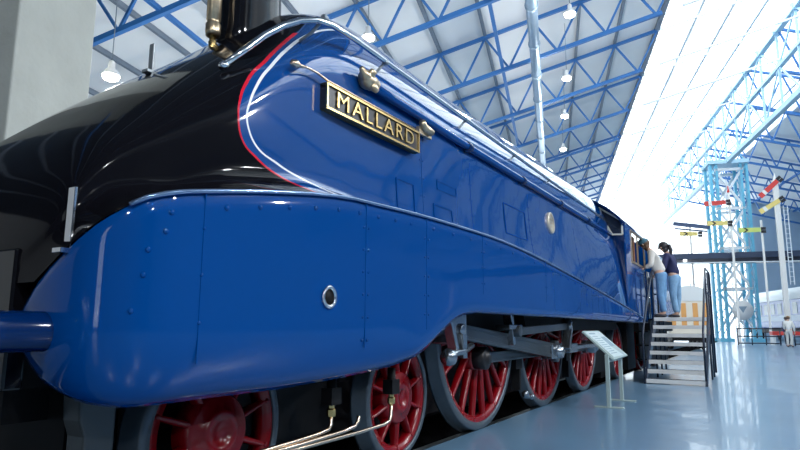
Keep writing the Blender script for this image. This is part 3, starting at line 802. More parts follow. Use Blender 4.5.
# eccentric rod, return crank, expansion link and hanger
m = MB(); m.bar((1.14, 5.80, 1.06), (1.14, 3.86, 1.0), .035, .085); m.lathe([(.10, 0), (.10, .07), (.05, .08), (.05, .10), (0, .10)], (1.11, 5.86, 1.065), (1, 0, 0), 20); m.lathe([(.06, 0), (.06, .07), (0, .07)], (1.11, 3.83, 1.0), (1, 0, 0), 16)
ec = m.build('eccentric_rod', M_msteel, loco, .005); 
m = MB(); m.bar((1.16, pin[1][0] + .04, pin[1][1] + .03), (1.16, 5.84, 1.06), .05, .11, (1, 0, 0)); m.lathe([(.07, 0), (.07, .08), (0, .08)], (1.13, 5.84, 1.06), (1, 0, 0), 16); m.build('return_crank', M_steel, loco, .008)
m = MB(); m.bar((1.07, 3.82, .86), (1.07, 3.70, 1.45), .06, .10, (1, 0, 0)); m.box(1.0, 1.16, 3.56, 3.95, 1.02, 1.07); m.build('expansion_link', M_steel, loco, .008)
m = MB(); m.box(1.0, 1.14, 5.95, 6.35, .70, .83); m.box(.98, 1.12, 6.35, 7.7, .735, .795)
m.lathe([(.10, 0), (.10, .14), (.06, .15), (.06, .18), (0, .18)], (.92, *pin[2]), (1, 0, 0), 22); m.build('rear_rod_end', M_steel, loco, .012)
m = MB(); m.lathe([(0, -.06), (.07, -.05), (.09, 0), (.07, .05), (.04, .07), (0, .07)], (1.05, 7.85, .77), (1, 0, 0), 18); m.build('oil_cup', M_brass, loco)
for y in (4.72, 6.93):
    m = MB(); m.bar((.80, y, .30), (.80, y + .02, 1.1), .05, .10, (1, 0, 0)); m.box(.74, .86, y - .16, y + .05, .55, .95)
    m.build('brake_hanger', M_under, loco)
m = MB(); m.tube([(.9, 4.72, .28), (.9, 4.82, .22), (.9, 5.0, .20)], .025, 8); m.ball((.9, 4.75, .25), .05, 8); m.ball((.9, 4.98, .2), .035, 8); m.build('brake_rigging', M_steel, loco)
m = MB()
for y in (2.9, 4.6, 6.6): m.bar((.95, y, 1.0), (.95, y - .25, 1.45), .05, .09, (1, 0, 0))
m.box(.7, 1.0, 2.6, 8.8, 1.30, 1.42); m.build('motion_bracket', M_under, loco)
# cylinder drain pipes
for i, pts in enumerate(([(1.05, .685, .53), (1.05, .687, .45), (1.05, .66, .425), (1.05, .58, .415), (1.05, .40, .405), (1.05, .10, .395), (1.05, -.35, .385)],
            [(1.05, 1.395, .53), (1.05, 1.395, .42), (1.05, 1.37, .385), (1.05, 1.30, .37), (1.05, 1.0, .362), (1.05, .5, .36), (1.05, -.35, .36)],
            [(1.06, .97, .47), (1.06, .968, .44), (1.06, .93, .41), (1.06, .8, .395), (1.06, .4, .383), (1.06, -.35, .373)])):
    p = MB().tube(pts, .0125, 10).build('drain_pipe', M_copper, loco)
    if i < 2:
        x, y, z = pts[0]
        MB().lathe([(0, .0), (.026, .0), (.028, .01), (.028, .04), (.02, .05), (.02, .07), (0, .07)], (x, y, z - .03), (0, 0, 1), 6, False).build('union_nut', M_brass, p)
        m = MB(); m.box(x - .04, x + .04, y - .05, y + .05, z + .04, z + .14); m.lathe([(.03, 0), (.03, .12), (0, .12)], (x, y, z + .1), (0, 0, 1), 12); m.build('drain_cock', M_under, p)

# ---- cab
cab = bpy.data.objects.new('cab', None); COL.objects.link(cab); cab.parent = loco
ARC = [(0, 3.77), (.3, 3.73), (.55, 3.64), (.80, 3.51), (1.0, 3.375), (1.15, 3.24), (1.25, 3.13), (1.285, 3.03)]
def roofline(y0, y1, th=.03):
    m = MB(); pr = [(-x, z) for x, z in reversed(ARC[1:])] + list(ARC)
    rows = [[(x, y, z) for x, z in pr] for y in (y0, y1)]
    V = m.grid(rows); rows2 = [[(x * .975, y, z - th) for x, z in pr] for y in (y0, y1)]
    W = m.grid(rows2)
    n = len(pr)
    for A, B in ((V[0], W[0]), (V[1], W[1])):
        for k in range(n - 1): m.bm.faces.new((A[k], A[k + 1], B[k + 1], B[k]))
    for k in (0, n - 1): m.bm.faces.new((V[0][k], V[1][k], W[1][k], W[0][k]))
    return m
roofline(9.55, 12.55).build('cab_roof', M_dblue, cab)
CX = 1.275
for s in (1, -1):
    m = MB(); z0, z1 = 1.36, 3.05
    m.box(CX * s - .015, CX * s + .015, 9.72, 10.32, z0, z1)
    m.poly([(CX * s - .015, 10.32, 1.30), (CX * s - .015, 12.0, 1.17), (CX * s - .015, 12.0, 2.36), (CX * s - .015, 10.32, 2.36)], (.03, 0, 0))
    m.box(CX * s - .015, CX * s + .015, 12.0, 12.2, 2.36, z1); m.box(CX * s - .015, CX * s + .015, 10.32, 12.0, 3.0, z1)
    sd = m.build('cab_side', M_blue, cab)
    m = MB(); x = CX * s + .018 * s
    for y in (10.36, 11.08, 11.96): m.box(x - .014, x + .014, y - .02, y + .02, 2.36, 3.0)
    m.box(x - .014, x + .014, 10.32, 12.0, 2.34, 2.38); m.box(x - .014, x + .014, 10.32, 12.0, 2.98, 3.02)
    m.build('side_window_frame', M_bronze, sd)
    for y in (10.45, 10.85, 11.2):
        m = MB(); m.box(CX * s - .09 * s - .01, CX * s - .09 * s + .01, y, y + .17, 2.38, 2.99); m.build('sliding_shutter', M_wood, sd)
    # front spectacle window with pale frame
    W = [(1.055, 2.845), (1.245, 2.835), (1.245, 3.10), (.78, 3.43)]
    m = MB(); m.poly([(x * s, 9.70, z) for x, z in W], (0, .012, 0)); pw = m.build('spectacle_pane', M_glass_dark, cab)
    m = MB()
    for a, b in zip(W, W[1:] + W[:1]): m.bar((a[0] * s, 9.70, a[1]), (b[0] * s, 9.70, b[1]), .03, .03, (0, 1, 0))
    m.build('spectacle_frame', M_cream, pw)
m = MB(); pr = [(-x, z) for x, z in reversed(ARC[1:])] + list(ARC)
m.poly([(x * .985, 9.72, z - .01) for x, z in pr] + [(1.26, 9.72, 1.4), (-1.26, 9.72, 1.4)], (0, .02, 0)); m.build('cab_front', M_dblue, cab)
m = MB(); m.box(-1.24, 1.24, 9.74, 12.4, 1.15, 1.22); m.box(-.9, .9, 9.76, 10.0, 1.2, 3.3); m.build('cab_floor', M_cab, cab)
m = MB(); m.box(-1.15, -1.1, 9.9, 12.2, 1.3, 3.0); m.box(-1.1, -.6, 11.0, 11.6, 1.22, 1.75); m.box(.55, 1.05, 10.5, 11.2, 1.22, 1.8); m.build('cab_lining', M_wood, cab)
m = MB()
for a, b in (((.95, 10.02, 2.0), (.95, 10.10, 2.9)), ((.7, 10.02, 1.7), (.7, 10.15, 2.8)), ((.4, 10.02, 2.2), (.85, 10.1, 2.5))): m.tube([a, b], .025, 8)
for x, z in ((.3, 2.7), (.55, 2.85), (.1, 2.9), (.8, 2.6)): m.lathe([(.08, 0), (.08, .04), (0, .04)], (x, 10.0, z), (0, 1, 0), 16)
m.build('backhead_fittings', M_copper, cab)
for y in (12.05, 12.3):
    MB().tube([(1.315, y, 1.25), (1.315, y, 2.3)], .016, 8).build('grab_rail', M_silver, cab)
m = MB()
for k in range(3): m.box(1.05, 1.32, 11.75, 12.2, .35 + .3 * k, .38 + .3 * k)
m.box(1.10, 1.13, 11.75, 12.2, .33, 1.2); m.build('cab_step', M_under, cab)

# ---- tender coupled behind
ten = thing('tender', 'dark blue tender coupled behind the locomotive cab, mostly hidden behind the two visitors', 'tender', (0, 13.0, 0))
m = MB(); rows = []
for y in (0, 4.3):
    rows.append([(x, y, z) for x, z in [(-1.30, 1.25), (-1.30, 2.75), (-1.22, 2.98), (-1.05, 3.08), (1.05, 3.08), (1.22, 2.98), (1.30, 2.75), (1.30, 1.25)]])
V = m.grid(rows, False, True); m.bm.faces.new(V[0]); m.bm.faces.new(V[1][::-1]); m.build('tank_body', M_blue, ten)
m = MB(); m.box(-1.2, 1.2, -.1, 4.4, .95, 1.22)
for s in (1, -1): m.box(1.02 * s - .03, 1.02 * s + .03, 0, 4.3, .14, 1.0)
m.build('tender_frame', M_under, ten)
for s in (1, -1):
    for k in range(3):
        y = .8 + 1.4 * k; o = MB()
        o.lathe([(0, 0), (.10, .02), (.12, -.03), (.50, -.05), (.56, 0), (.635, 0), (.637, -.12), (.66, -.14), (.1, -.14), (0, -.14)], (.82 * s, y, .637), (s, 0, 0), 40).build('tender_wheel', M_red, ten)
# ================================================================== THINGS BESIDE THE TRAIN
# ---- boarding stairs up to the cab
st = thing('boarding_stairs', 'dark metal boarding stairs with white treads leading up to the locomotive cab', 'stairs', (1.985, 10.0, 0))
SX, SY0, RUN, N = .50, 0., .212, 8
Z0_, RISE = .085, .168
for k in range(N):
    y = SY0 + .02 + RUN * k; z = Z0_ + RISE * k
    t = MB().box(-SX, SX, y, y + .24, z - .045, z).build('tread', M_treadtop, st, .004)
    MB().box(-SX, SX, y - .012, y, z - .07, z + .004).build('tread_nosing', M_tread, t)
PY, PZ = RUN * N, Z0_ + RISE * (N - 1)
pf = MB().box(-SX, SX, PY, PY + 1.5, PZ - .06, PZ).build('platform', M_treadtop, st)
MB().box(-SX, SX, PY - .012, PY, PZ - .07, PZ + .004).build('tread_nosing', M_tread, pf)
for s in (-1, 1):
    x = s * (SX + .02)
    m = MB(); m.poly([(x - .02, -.06, 0), (x - .02, .14, 0), (x - .02, PY + .1, PZ - .18), (x - .02, PY + .1, PZ + .02), (x - .02, PY - .08, PZ + .02)], (.04, 0, 0)); m.build('stringer', M_navyrail, st)
    m = MB(); top = [(x, -.02, .10), (x, -.02, .90), (x, .05, .99), (x, PY, PZ + 1.0), (x, PY + .12, PZ + 1.04), (x, PY + 1.40, PZ + 1.04), (x, PY + 1.48, PZ + .98), (x, PY + 1.48, .05)]
    m.tube(top, .021, 10); m.build('handrail', M_navyrail, st)
    m = MB(); m.tube([(x, PY, PZ + .52), (x, PY + 1.48, PZ + .52)], .014, 8); m.build('mid_rail', M_navyrail, st)
    for y, z in ((PY, PZ), (PY + .75, PZ)):
        MB().tube([(x, y, 0 if y >= PY else z - .05), (x, y, z + 1.0)], .02, 8).build('post', M_navyrail, st)
# ---- information lectern
le = thing('information_lectern', 'slanted information lectern on two slim legs beside the driving wheels', 'information stand', (1.60, 6.5, 0))
A = Vector((-.31, 0, 1.0)); B = Vector((.085, 0, .625))
m = MB(); dn = Vector((.69, 0, .725)) * .03
m.poly([A + Vector((0, -.44, 0)), A + Vector((0, .52, 0)), B + Vector((0, .58, .02)), B + Vector((0, -.40, 0))], -dn); pn = m.build('panel', M_lect, le, .006)
m = MB(); n_ = Vector((.69, 0, .725)) * .004
def onp(u, v): return A.lerp(B, u) + Vector((0, lerp(-.42, .54, v) + .02 * u, .01 * u)) + n_
m.poly([onp(.05, .04), onp(.05, .96), onp(.95, .96), onp(.95, .04)], -n_ * .8); sh = m.build('printed_sheet', new_mat('sheet_pale', (.62, .72, .72), .3, vary=.1, vscale=12), pn)
m = MB()
for r in range(9):
    u = .22 + .075 * r; m.poly([onp(u, .12), onp(u, .12 + .34 + .04 * ((r * 7) % 3)), onp(u + .022, .12 + .34 + .04 * ((r * 7) % 3)), onp(u + .022, .12)], n_ * .1)
m.poly([onp(.25, .60), onp(.25, .9), onp(.62, .9), onp(.62, .60)], n_ * .1); m.poly([onp(.10, .12), onp(.10, .5), onp(.145, .5), onp(.145, .12)], n_ * .1)
m.build('print_block', new_mat('sheet_ink', (.25, .36, .42), .5), sh)
for y in (-.47, .42):
    m = MB(); m.bar((0, y, 0), (-.0, y, .69), .05, .05); m.build('leg', M_lect, le, .004)
    MB().box(-.19, .19, y - .04, y + .04, 0, .018).build('foot', M_lect, le, .003)
MB().bar((-.0, -.47, .60), (-.0, .42, .60), .03, .03).build('cross_bar', M_lect, le)

# ================================================================== FAR END OF THE HALL
# footbridge
fb = hthing('footbridge', 'dark navy footbridge crossing the far end of the hall in front of the lattice column', 'footbridge', 12, 49, 0)
m = MB(); m.box(-10, 28, -.7, .7, 5.85, 6.2); m.build('deck', M_navyrail, fb)
m = MB(); m.bar((-10, -.75, 6.25), (28, -.75, 6.55), .12, .42); m.build('parapet', new_mat('parapet_navy', (.03, .05, .10), .5), fb)
m = MB(); m.bar((-10, -.78, 5.82), (28, -.78, 5.82), .06, .07); m.build('edge_strip', M_bars, fb)
for x in (-9.3, 27):
    MB().box(x - .2, x + .2, -.3, .3, 0, 5.9).build('pier', M_bars, fb)
# semaphore signals
M_sred = new_mat('signal_red', (.72, .06, .05), .5); M_syel = new_mat('signal_yellow', (.85, .68, .22), .5); M_spost = new_mat('signal_post_white', (.85, .84, .80), .5)
M_sblk = new_mat('signal_black', (.02, .02, .025), .5); M_sgrn = new_mat('signal_lime', (.62, .72, .18), .5)
def arm(root, x, z, ln, ang, mat, mark, name='signal_arm', back=-.08):
    """arm pivoted at (x, z), pointing to -x when ang=0"""
    R = Matrix.Translation((x, back, z)) @ Matrix.Rotation(ang, 4, 'Y')
    m = MB(); m.poly([(0, 0, -.15), (-ln, 0, -.18), (-ln, 0, .18), (0, 0, .15)], (0, .04, 0)); bmesh.ops.transform(m.bm, matrix=R, verts=m.bm.verts)
    a = m.build(name, mat, root)
    m = MB(); xx = -ln * .74
    if mark == 'v': m.poly([(xx - .1, -.012, .175), (xx + .12, -.012, 0), (xx - .1, -.012, -.175), (xx + .04, -.012, -.175), (xx + .26, -.012, 0), (xx + .04, -.012, .175)], (0, .01, 0)); mm = M_sblk
    else: m.box(xx - .1, xx + .12, -.012, -.002, -.175, .175); mm = M_spost
    bmesh.ops.transform(m.bm, matrix=R, verts=m.bm.verts); m.build('arm_stripe', mm, a)
    m = MB(); m.box(.02, .34, .0, .03, -.02, .18); m.box(.02, .34, .0, .03, -.24, -.04); bmesh.ops.transform(m.bm, matrix=R, verts=m.bm.verts); m.build('spectacle', M_sblk, a)
sg = hthing('semaphore_signal', 'bracket signal with red arm above yellow arm in front of the lattice column', 'railway signal', 12.75, 47.6, 0)
MB().box(-.07, .07, -.02, .12, 0, 10.9).build('post', M_spost, sg); MB().lathe([(.08, 0), (.1, .06), (.05, .25), (.03, .5), (0, .55)], (0, .05, 10.9), (0, 0, 1), 12).build('finial', M_sred, sg)
arm(sg, -.25, 10.18, 1.45, -.05, M_sred, 'b'); arm(sg, -.25, 8.62, 1.35, .02, M_syel, 'v')
sg = hthing('semaphore_signal', 'slim post with a lime green arm and black chevron, right of the lattice column', 'railway signal', 14.6, 47.2, 0)
MB().box(-.06, .06, -.02, .1, 0, 8.7).build('post', M_spost, sg); arm(sg, -.1, 8.0, 1.4, .0, M_sgrn, 'v')
sg = hthing('semaphore_signal', 'dark bracket carrying a small yellow arm left of the lattice column', 'railway signal', 10.6, 50.5, 0)
MB().box(-.07, .07, 0, .12, 0, 9.0).build('post', M_spost, sg); m = MB(); m.bar((-1.2, .05, 9.2), (1.4, .05, 8.8), .14, .30); m.bar((-1.1, .05, 8.8), (1.2, .05, 8.5), .1, .12); m.build('bracket', new_mat('bracket_navy', (.06, .10, .2), .5), sg)
arm(sg, .5, 8.3, 1.3, .05, M_syel, 'v')
sg = hthing('semaphore_signal', 'tall white signal post at the right edge with raised red and yellow arms', 'railway signal', 15.35, 46, 0)
MB().box(-.15, .15, -.02, .24, 0, 11.2).build('post', M_spost, sg); MB().lathe([(.15, 0), (.17, .07), (.08, .3), (.03, .6), (0, .65)], (0, .11, 11.2), (0, 0, 1), 12).build('finial', M_spost, sg)
arm(sg, .10, 11.25, 1.6, -.75, M_sred, 'b'); arm(sg, .12, 9.85, 1.5, -.55, M_syel, 'b')
m = MB(); m.box(.35, .40, .1, .14, 4, 9.5)
m.box(.60, .65, .1, .14, 4, 9.5)
for k in range(16): m.box(.40, .60, .1, .13, 4.2 + .33 * k, 4.24 + .33 * k)
m.build('ladder', M_bars, sg)
# walkway from the footbridge down on the left, seen edge-on
# railings
fe = hthing('barrier_railing', 'dark metal barrier railing standing on the floor under the lattice column', 'railing', 11.1, 42, 0)
for z in (.12, .55, 1.02):
    m = MB(); m.tube([(0, 0, z), (2.4, -.05, z)], .035, 8); m.build('rail', M_navyrail, fe)
for k in range(4): MB().tube([(.02 + .78 * k, 0 - .016 * k, 0), (.02 + .78 * k, -.016 * k, 1.06)], .035, 8).build('post', M_navyrail, fe)
fe2 = hthing('barrier_railing', 'dark metal barrier railing at the right edge in front of the carriages', 'railing', 13.9, 41, 0)
for z in (.12, .55, 1.02):
    m = MB(); m.tube([(0, 0, z), (3.6, -.05, z)], .035, 8); m.build('rail', M_navyrail, fe2)
for k in range(5): MB().tube([(.02 + .88 * k, 0, 0), (.02 + .88 * k, 0, 1.06)], .035, 8).build('post', M_navyrail, fe2)
dsk = hthing('round_sign', 'round white sign hanging low inside the lattice column', 'sign', 14.1, 51.4, 0)
MB().lathe([(0, 0), (.75, 0), (.75, .06), (0, .06)], (0, 0, 2.4), (0, 1, 0), 28).build('disc', M_white, dsk); m = MB(); m.poly([(-.3, -.02, 2.7), (.3, -.02, 2.7), (0, -.02, 2.2)], (0, .015, 0)); m.build('emblem', M_duct, dsk)
MB().bar((0, .1, 0), (0, .1, 2.4), .08).build('stem', M_bars, dsk)
# carriage at the right, and another vehicle behind the stairs
def carriage(name, label, w, h, ln, wid, body, roof, win, rz, bands):
    c = hthing(name, label, 'railway carriage', w, h, 0, None, rz)
    m = MB(); m.box(-wid / 2, wid / 2, 0, ln, .95, 3.0); m.build('body', body, c, .05)
    m = MB(); rows = [[(wid / 2 * 1.02 * math.sin(t), y, 2.98 + .95 * max(0, math.cos(t)) ** .75) for t in [(-PI / 2 + PI * k / 14) for k in range(15)]] for y in (-.02, ln + .02)]
    V = m.grid(rows); m.bm.faces.new(V[0]); m.bm.faces.new(V[1][::-1]); m.build('roof', roof, c)
    y = .5
    while y < ln - 1.2:
        for s in (-1, 1):
            x = s * wid / 2
            MB().box(x - .02, x + .02, y, y + .9, 1.95, 2.75).build('window', win, c)
        y += 1.6
    for s in (-1, 1): MB().box(s * wid / 2 - .015, s * wid / 2 + .015, 0, ln, 1.45, 1.85).build('waist_panel', bands, c)
    m = MB(); m.box(-wid / 2 + .1, wid / 2 - .1, .1, ln - .1, .55, .95); m.build('underframe', M_under, c)
    for y in (1.2, 3.0, ln - 3, ln - 1.2):
        for s in (-1, 1): MB().lathe([(0, 0), (.4, 0), (.45, -.03), (.46, -.12), (0, -.13)], (s * .8, y, .46), (s, 0, 0), 24).build('wheel', M_under, c)
    return c
M_cblue = new_mat('carriage_blue', (.03, .10, .30), .3, vary=.1); M_croof = new_mat('carriage_roof_white', (.75, .78, .78), .6); M_cwin = new_mat('carriage_window', (.06, .13, .16), .1); M_cgrey = new_mat('carriage_grey', (.35, .43, .52), .4)
cg = carriage('railway_carriage', 'blue and grey passenger carriage with white roof at the far right edge', 20.2, 50.5, 17, 2.7, M_cblue, M_croof, M_cwin, 0.02, M_cgrey)
cg.scale = (1, 1, 1.14)
M_or = new_mat('orange_paint', (.75, .36, .10), .4, vary=.1); M_cr2 = new_mat('vehicle_cream', (.80, .74, .62), .5)
wg = carriage('railway_wagon', 'orange and cream railway vehicle standing behind the boarding stairs', 6.35, 31.5, 5, 1.9, M_cr2, M_croof, M_or, 0.0, M_or)
for x in (-.78, -.3, .22, .68): MB().box(x - .1, x + .12, -.03, .0, 1.3, 2.85).build('end_panel', M_or, wg)
wg.scale = (1, 1, .78)
bl = hthing('signal_lamp', 'black lantern box on a post behind the stair handrail', 'lamp', 8.4, 40, 0)
MB().box(-.05, .05, -.05, .05, 0, 2.1).build('post', M_navyrail, bl); MB().box(-.3, .3, -.25, .25, 2.1, 2.7).build('lantern_box', M_sblk, bl)
rb = hthing('display_bench', 'low red and white display bench behind the right-hand railing', 'bench', 14.2, 43, 0)
MB().box(-.9, 1.6, -.3, .3, .62, .85).build('seat', M_sred, rb)
for x in (-.8, 1.5): MB().box(x - .06, x + .06, -.28, .28, 0, .62).build('leg', M_white, rb)
# ================================================================== PEOPLE
M_skin = new_mat('skin', (.62, .38, .28), .55); M_jean = new_mat('denim', (.16, .33, .55), .8, vary=.25, vscale=18); M_jean2 = new_mat('denim_pale', (.24, .42, .62), .8, vary=.25, vscale=18)
M_knit = new_mat('cream_knit', (.74, .70, .64), .85, vary=.1, vscale=20); M_navy = new_mat('navy_jacket', (.018, .022, .085), .7, vary=.2, vscale=12)
M_hair = new_mat('dark_hair', (.02, .016, .02), .5); M_hairb = new_mat('brown_hair', (.12, .06, .03), .6); M_cap = new_mat('teal_cap', (.04, .14, .20), .7); M_shoe = new_mat('shoe', (.05, .05, .06), .5); M_sole = new_mat('shoe_pale', (.6, .6, .58), .6)
M_tshirt = new_mat('white_shirt', (.78, .78, .75), .8); M_hat = new_mat('straw_hat', (.55, .40, .24), .7)
def skin_mesh(name, chains, mat, parent, sub=2):
    """chains: list of [(pos, radius), ...]; chains whose first point equals an existing one join there"""
    me = bpy.data.meshes.new(name); V, E_, Rr, idx = [], [], [], {}
    for ch in chains:
        prev = None
        for p, r in ch:
            k = tuple(round(c, 4) for c in p)
            if k not in idx: idx[k] = len(V); V.append(p); Rr.append(r)
            if prev is not None and prev != idx[k]: E_.append((prev, idx[k]))
            prev = idx[k]
    me.from_pydata(V, E_, [])
    o = bpy.data.objects.new(name, me); COL.objects.link(o); o.parent = parent
    sk = o.modifiers.new('skin', 'SKIN'); sk.use_smooth_shade = True
    for i, r in enumerate(Rr):
        sv = me.skin_vertices[0].data[i]
        rr = r if isinstance(r, tuple) else (r, r)
        sv.radius = rr; sv.use_root = (i == 0)
    sb = o.modifiers.new('sub', 'SUBSURF'); sb.levels = sub; sb.render_levels = sub
    me.materials.append(mat); return o
def person(label, loc, rz, height, top, legs, lean=0., look=(0, 0), hands=None, hair=None, cap=None, tail=None, bag=None, group=None):
    """figure facing -Y in its own axes"""
    root = thing('person', label, 'person', loc, rz, group); s = height / 1.75
    sp_ = lambda x, y, z: (x * s, y * s, z * s)
    hipz = .92
    def ln(x, y, z):                              # lean the upper body forwards about the hips
        dz = z - hipz; return sp_(x, y - math.sin(lean) * dz, hipz + math.cos(lean) * dz)
    hd = ln(look[0], -.03 + look[1], 1.62); nk = ln(0, 0, 1.47); chest = ln(0, .0, 1.27); waist = ln(0, 0, 1.06); pel = sp_(0, 0, hipz)
    legsL = {}
    body = [[(pel, .13 * s), (waist, .115 * s), (chest, .135 * s), (nk, .058 * s), (ln(look[0] * .5, -.01 + look[1] * .5, 1.53), .052 * s), (hd, .088 * s), (ln(look[0], -.02 + look[1], 1.70), .075 * s)]]
    for sx in (-1, 1):
        kn = sp_(sx * .105, -.03 * (1 if sx > 0 else -.6), .50); an = sp_(sx * .11, .03 if sx > 0 else -.02, .09)
        body.append([(pel, .13 * s), (sp_(sx * .09, 0, .86), .095 * s), (kn, .06 * s), (an, .042 * s), (tuple(Vector(an) + Vector((0, -.13 * s, -.05 * s))), .036 * s)])
        legsL[sx] = (kn, an)
    arms = {}
    for sx in (-1, 1):
        sh = ln(sx * .19, .01, 1.40); hx, hy, hz = hands[0 if sx < 0 else 1]
        ha = sp_(hx, hy, hz); mid = (Vector(sh) + Vector(ha)) / 2 + Vector((sx * .05, .06, -.10)) * s
        arms[sx] = (sh, tuple(mid), ha)
        body.append([(chest, .135 * s), (sh, .062 * s), (tuple(mid), .045 * s), (ha, .032 * s)])
    b = skin_mesh('body', body, M_skin, root)
    # hands: palm, four fingers and a thumb curled towards what they hold
    for sx in (-1, 1):
        sh, mid, ha = arms[sx]; d = (Vector(ha) - Vector(mid)).normalized(); side = d.cross(Vector((0, 0, 1))).normalized(); dn = d.cross(side).normalized()
        if dn.z > 0: dn = -dn
        P = Vector(ha); ch = [[(tuple(P), .03 * s), (tuple(P + d * .05 * s), .036 * s), (tuple(P + d * .085 * s), .03 * s)]]
        for k, L_ in enumerate((.062, .075, .07, .052)):
            q = P + d * .085 * s + side * (k - 1.5) * .02 * s
            ch.append([(tuple(P + d * .085 * s), .03 * s), (tuple(q), .0095 * s), (tuple(q + (d * .8 + dn * .4) * L_ * .5 * s), .0088 * s), (tuple(q + (d * 1.05 + dn * 1.1) * L_ * .75 * s), .008 * s)])
        t0 = P + d * .03 * s; ch.append([(tuple(P + d * .05 * s), .036 * s), (tuple(t0 - side * sx * .04 * s + d * .02 * s), .011 * s), (tuple(t0 - side * sx * .045 * s + d * .065 * s + dn * .02 * s), .009 * s)])
        skin_mesh('hand', ch, M_skin, b, 1)
    # face
    hv = Vector(hd); fwd = (Vector(ln(look[0], -.13 + look[1], 1.62)) - hv).normalized(); rgt = Vector((1, 0, 0)); upv = rgt.cross(fwd) * -1
    if upv.z < 0: upv = -upv
    m = MB(); c = hv + fwd * .088 * s
    m.ball(c + upv * -.01 * s, .016 * s, 8, (.8, 1.3, 1.6)); m.build('nose', M_skin, b)
    for sx in (-1, 1):
        MB().ball(c + rgt * sx * .033 * s + upv * .022 * s - fwd * .008 * s, .011 * s, 8).build('eye', M_hair, b); MB().ball(hv + rgt * sx * .088 * s, .025 * s, 8, (.45, .8, 1.2)).build('ear', M_skin, b)
    MB().ball(c - upv * .05 * s - fwd * .004 * s, .018 * s, 8, (1.2, .5, .35)).build('mouth', new_mat('lips', (.45, .18, .15), .5), b)
    # clothes
    sl = [[(ln(0, 0, .93), .158 * s), (ln(0, 0, 1.06), .138 * s), (chest, .158 * s), (ln(0, 0, 1.43), .08 * s)]]
    for sx in (-1, 1):
        sh, mid, ha = arms[sx]; cuff = tuple(Vector(mid).lerp(Vector(ha), .90))
        sl.append([(chest, .158 * s), (sh, .082 * s), (mid, .062 * s), (cuff, .048 * s)])
    skin_mesh('top', sl, top, root)
    tr_ = [[(sp_(0, 0, 1.0), .142 * s), (pel, .148 * s)]]
    for sx in (-1, 1):
        kn, an = legsL[sx]; tr_.append([(pel, .148 * s), (sp_(sx * .092, 0, .84), .11 * s), (kn, .077 * s), (tuple(Vector(an) + Vector((0, 0, .01 * s))), .064 * s)])
    skin_mesh('trousers', tr_, legs, root)
    for sx in (-1, 1):
        an = Vector(legsL[sx][1]); m = MB(); m.ball((an.x, an.y - .07 * s, .045 * s), .05 * s, 12, (.95, 2.5, .85)); m.build('shoe', M_shoe, root)
    if hair:
        m = MB(); m.ball(hv - fwd * .02 * s + upv * .035 * s, .106 * s, 14, (1, 1.05, 1.0))
        if hair[1]: m.ball(hv - fwd * .065 * s - upv * .05 * s, .075 * s, 12, (1.1, .8, 1.3))
        m.build('hair', hair[0], root)
    if tail:
        t = hv - fwd * .09 * s + upv * .05 * s
        MB().tube([t, t - fwd * .06 * s - upv * .02 * s, t - fwd * .09 * s - upv * .12 * s, t - fwd * .075 * s - upv * .25 * s, t - fwd * .07 * s - upv * .32 * s], .03, 10, True, [.025 * s, .04 * s, .045 * s, .03 * s, .008 * s]).build('ponytail', M_hair, root)
    if cap:
        m = MB(); m.ball(hv + upv * .05 * s - fwd * .005 * s, .112 * s, 16, (1, 1.05, .85)); c0 = m.build('cap', cap, root)
        m = MB(); q = hv + upv * .055 * s + fwd * .10 * s
        m.poly([q - rgt * .075 * s, q - rgt * .06 * s + fwd * .07 * s, q + fwd * .095 * s, q + rgt * .06 * s + fwd * .07 * s, q + rgt * .075 * s], -upv * .012 * s); m.build('cap_peak', cap, c0)
    return root
PLAT = PZ + .0
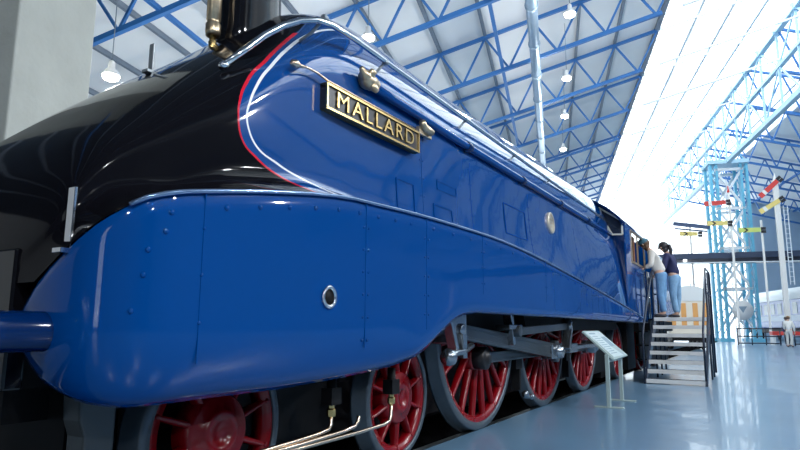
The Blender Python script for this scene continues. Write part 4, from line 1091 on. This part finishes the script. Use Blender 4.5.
# own axes: facing -Y; both visitors face the cab (towards -X): rz = -90 deg turned slightly away from the camera
person('person in a navy jacket and pale jeans with a dark ponytail on the stairs', (1.86, 12.30, PLAT), -1.75, 1.74, M_navy, M_jean2, lean=.22, look=(.0, -.04),
       hands=[(-.20, -.34, 1.06), (.20, -.32, 1.0)], hair=(M_hair, True), tail=True)
person('person in a cream sweatshirt and teal cap bending towards the locomotive cab', (1.63, 11.86, PLAT), -1.5, 1.80, M_knit, M_jean, lean=.34, look=(0, -.05),
       hands=[(-.22, -.34, 1.10), (.20, -.30, 1.05)], hair=(M_hairb, True), cap=M_cap)
person('person in a straw hat and white shirt standing by the right-hand railing', tuple(H(12.75, 38.3, 0)), HY + 2.6, 1.74, M_tshirt, M_sole, lean=.03, hands=[(-.24, -.12, .86), (.22, -.2, 1.0)], hair=(M_hairb, False), cap=M_hat)
person('person in dark clothes standing near the foot of the lattice column', tuple(H(13.2, 40.0, 0)), HY + .6, 1.72, M_navy, M_navyrail, hands=[(-.25, -.06, .82), (.25, -.06, .82)], hair=(M_hair, False))
# ================================================================== LIGHT: the sky through the roof glazing and the end window
w = bpy.data.worlds.new('sky'); scene.world = w; w.use_nodes = True
bg = w.node_tree.nodes['Background']; bg.inputs['Color'].default_value = (.90, .96, 1., 1); bg.inputs['Strength'].default_value = 1.9
def portal(name, M, sx, sy):
    l = bpy.data.lights.new(name, 'AREA'); l.shape = 'RECTANGLE'; l.size = sx; l.size_y = sy; l.cycles.is_portal = True
    o = bpy.data.objects.new(name, l); COL.objects.link(o); o.matrix_world = HM @ M
def slope_portal(name, a, b):
    c = Vector(((a + b) / 2, (HS + H1) / 2, (zroof(a) + zroof(b)) / 2 + .3)); ang = math.atan2(zroof(b) - zroof(a), b - a)
    portal(name, Matrix.Translation(c) @ Matrix.Rotation(-ang, 4, 'Y'), (b - a) / math.cos(ang), H1 - HS)
slope_portal('skylight_portal', EDGE, WG); slope_portal('skylight_portal', WG, WS2)
portal('window_portal', Matrix.Translation(((W0 + WN) / 2, H1 + .3, 9)) @ Matrix.Rotation(-PI / 2, 4, 'X'), WN - W0, 18)
for a, b in SW: portal('window_portal', Matrix.Translation(((a + b) / 2, H0 - .4, 4.35)) @ Matrix.Rotation(PI / 2, 4, 'X'), b - a, 7.7)
scene.view_settings.view_transform = 'Standard'; scene.view_settings.look = 'None'; scene.view_settings.gamma = 1; scene.view_settings.use_curve_mapping = False
scene.view_settings.exposure = 1.05
scene.cycles.use_denoising = True; scene.cycles.max_bounces = 8; scene.cycles.diffuse_bounces = 4; scene.cycles.transparent_max_bounces = 16
scene.cycles.sample_clamp_indirect = 8
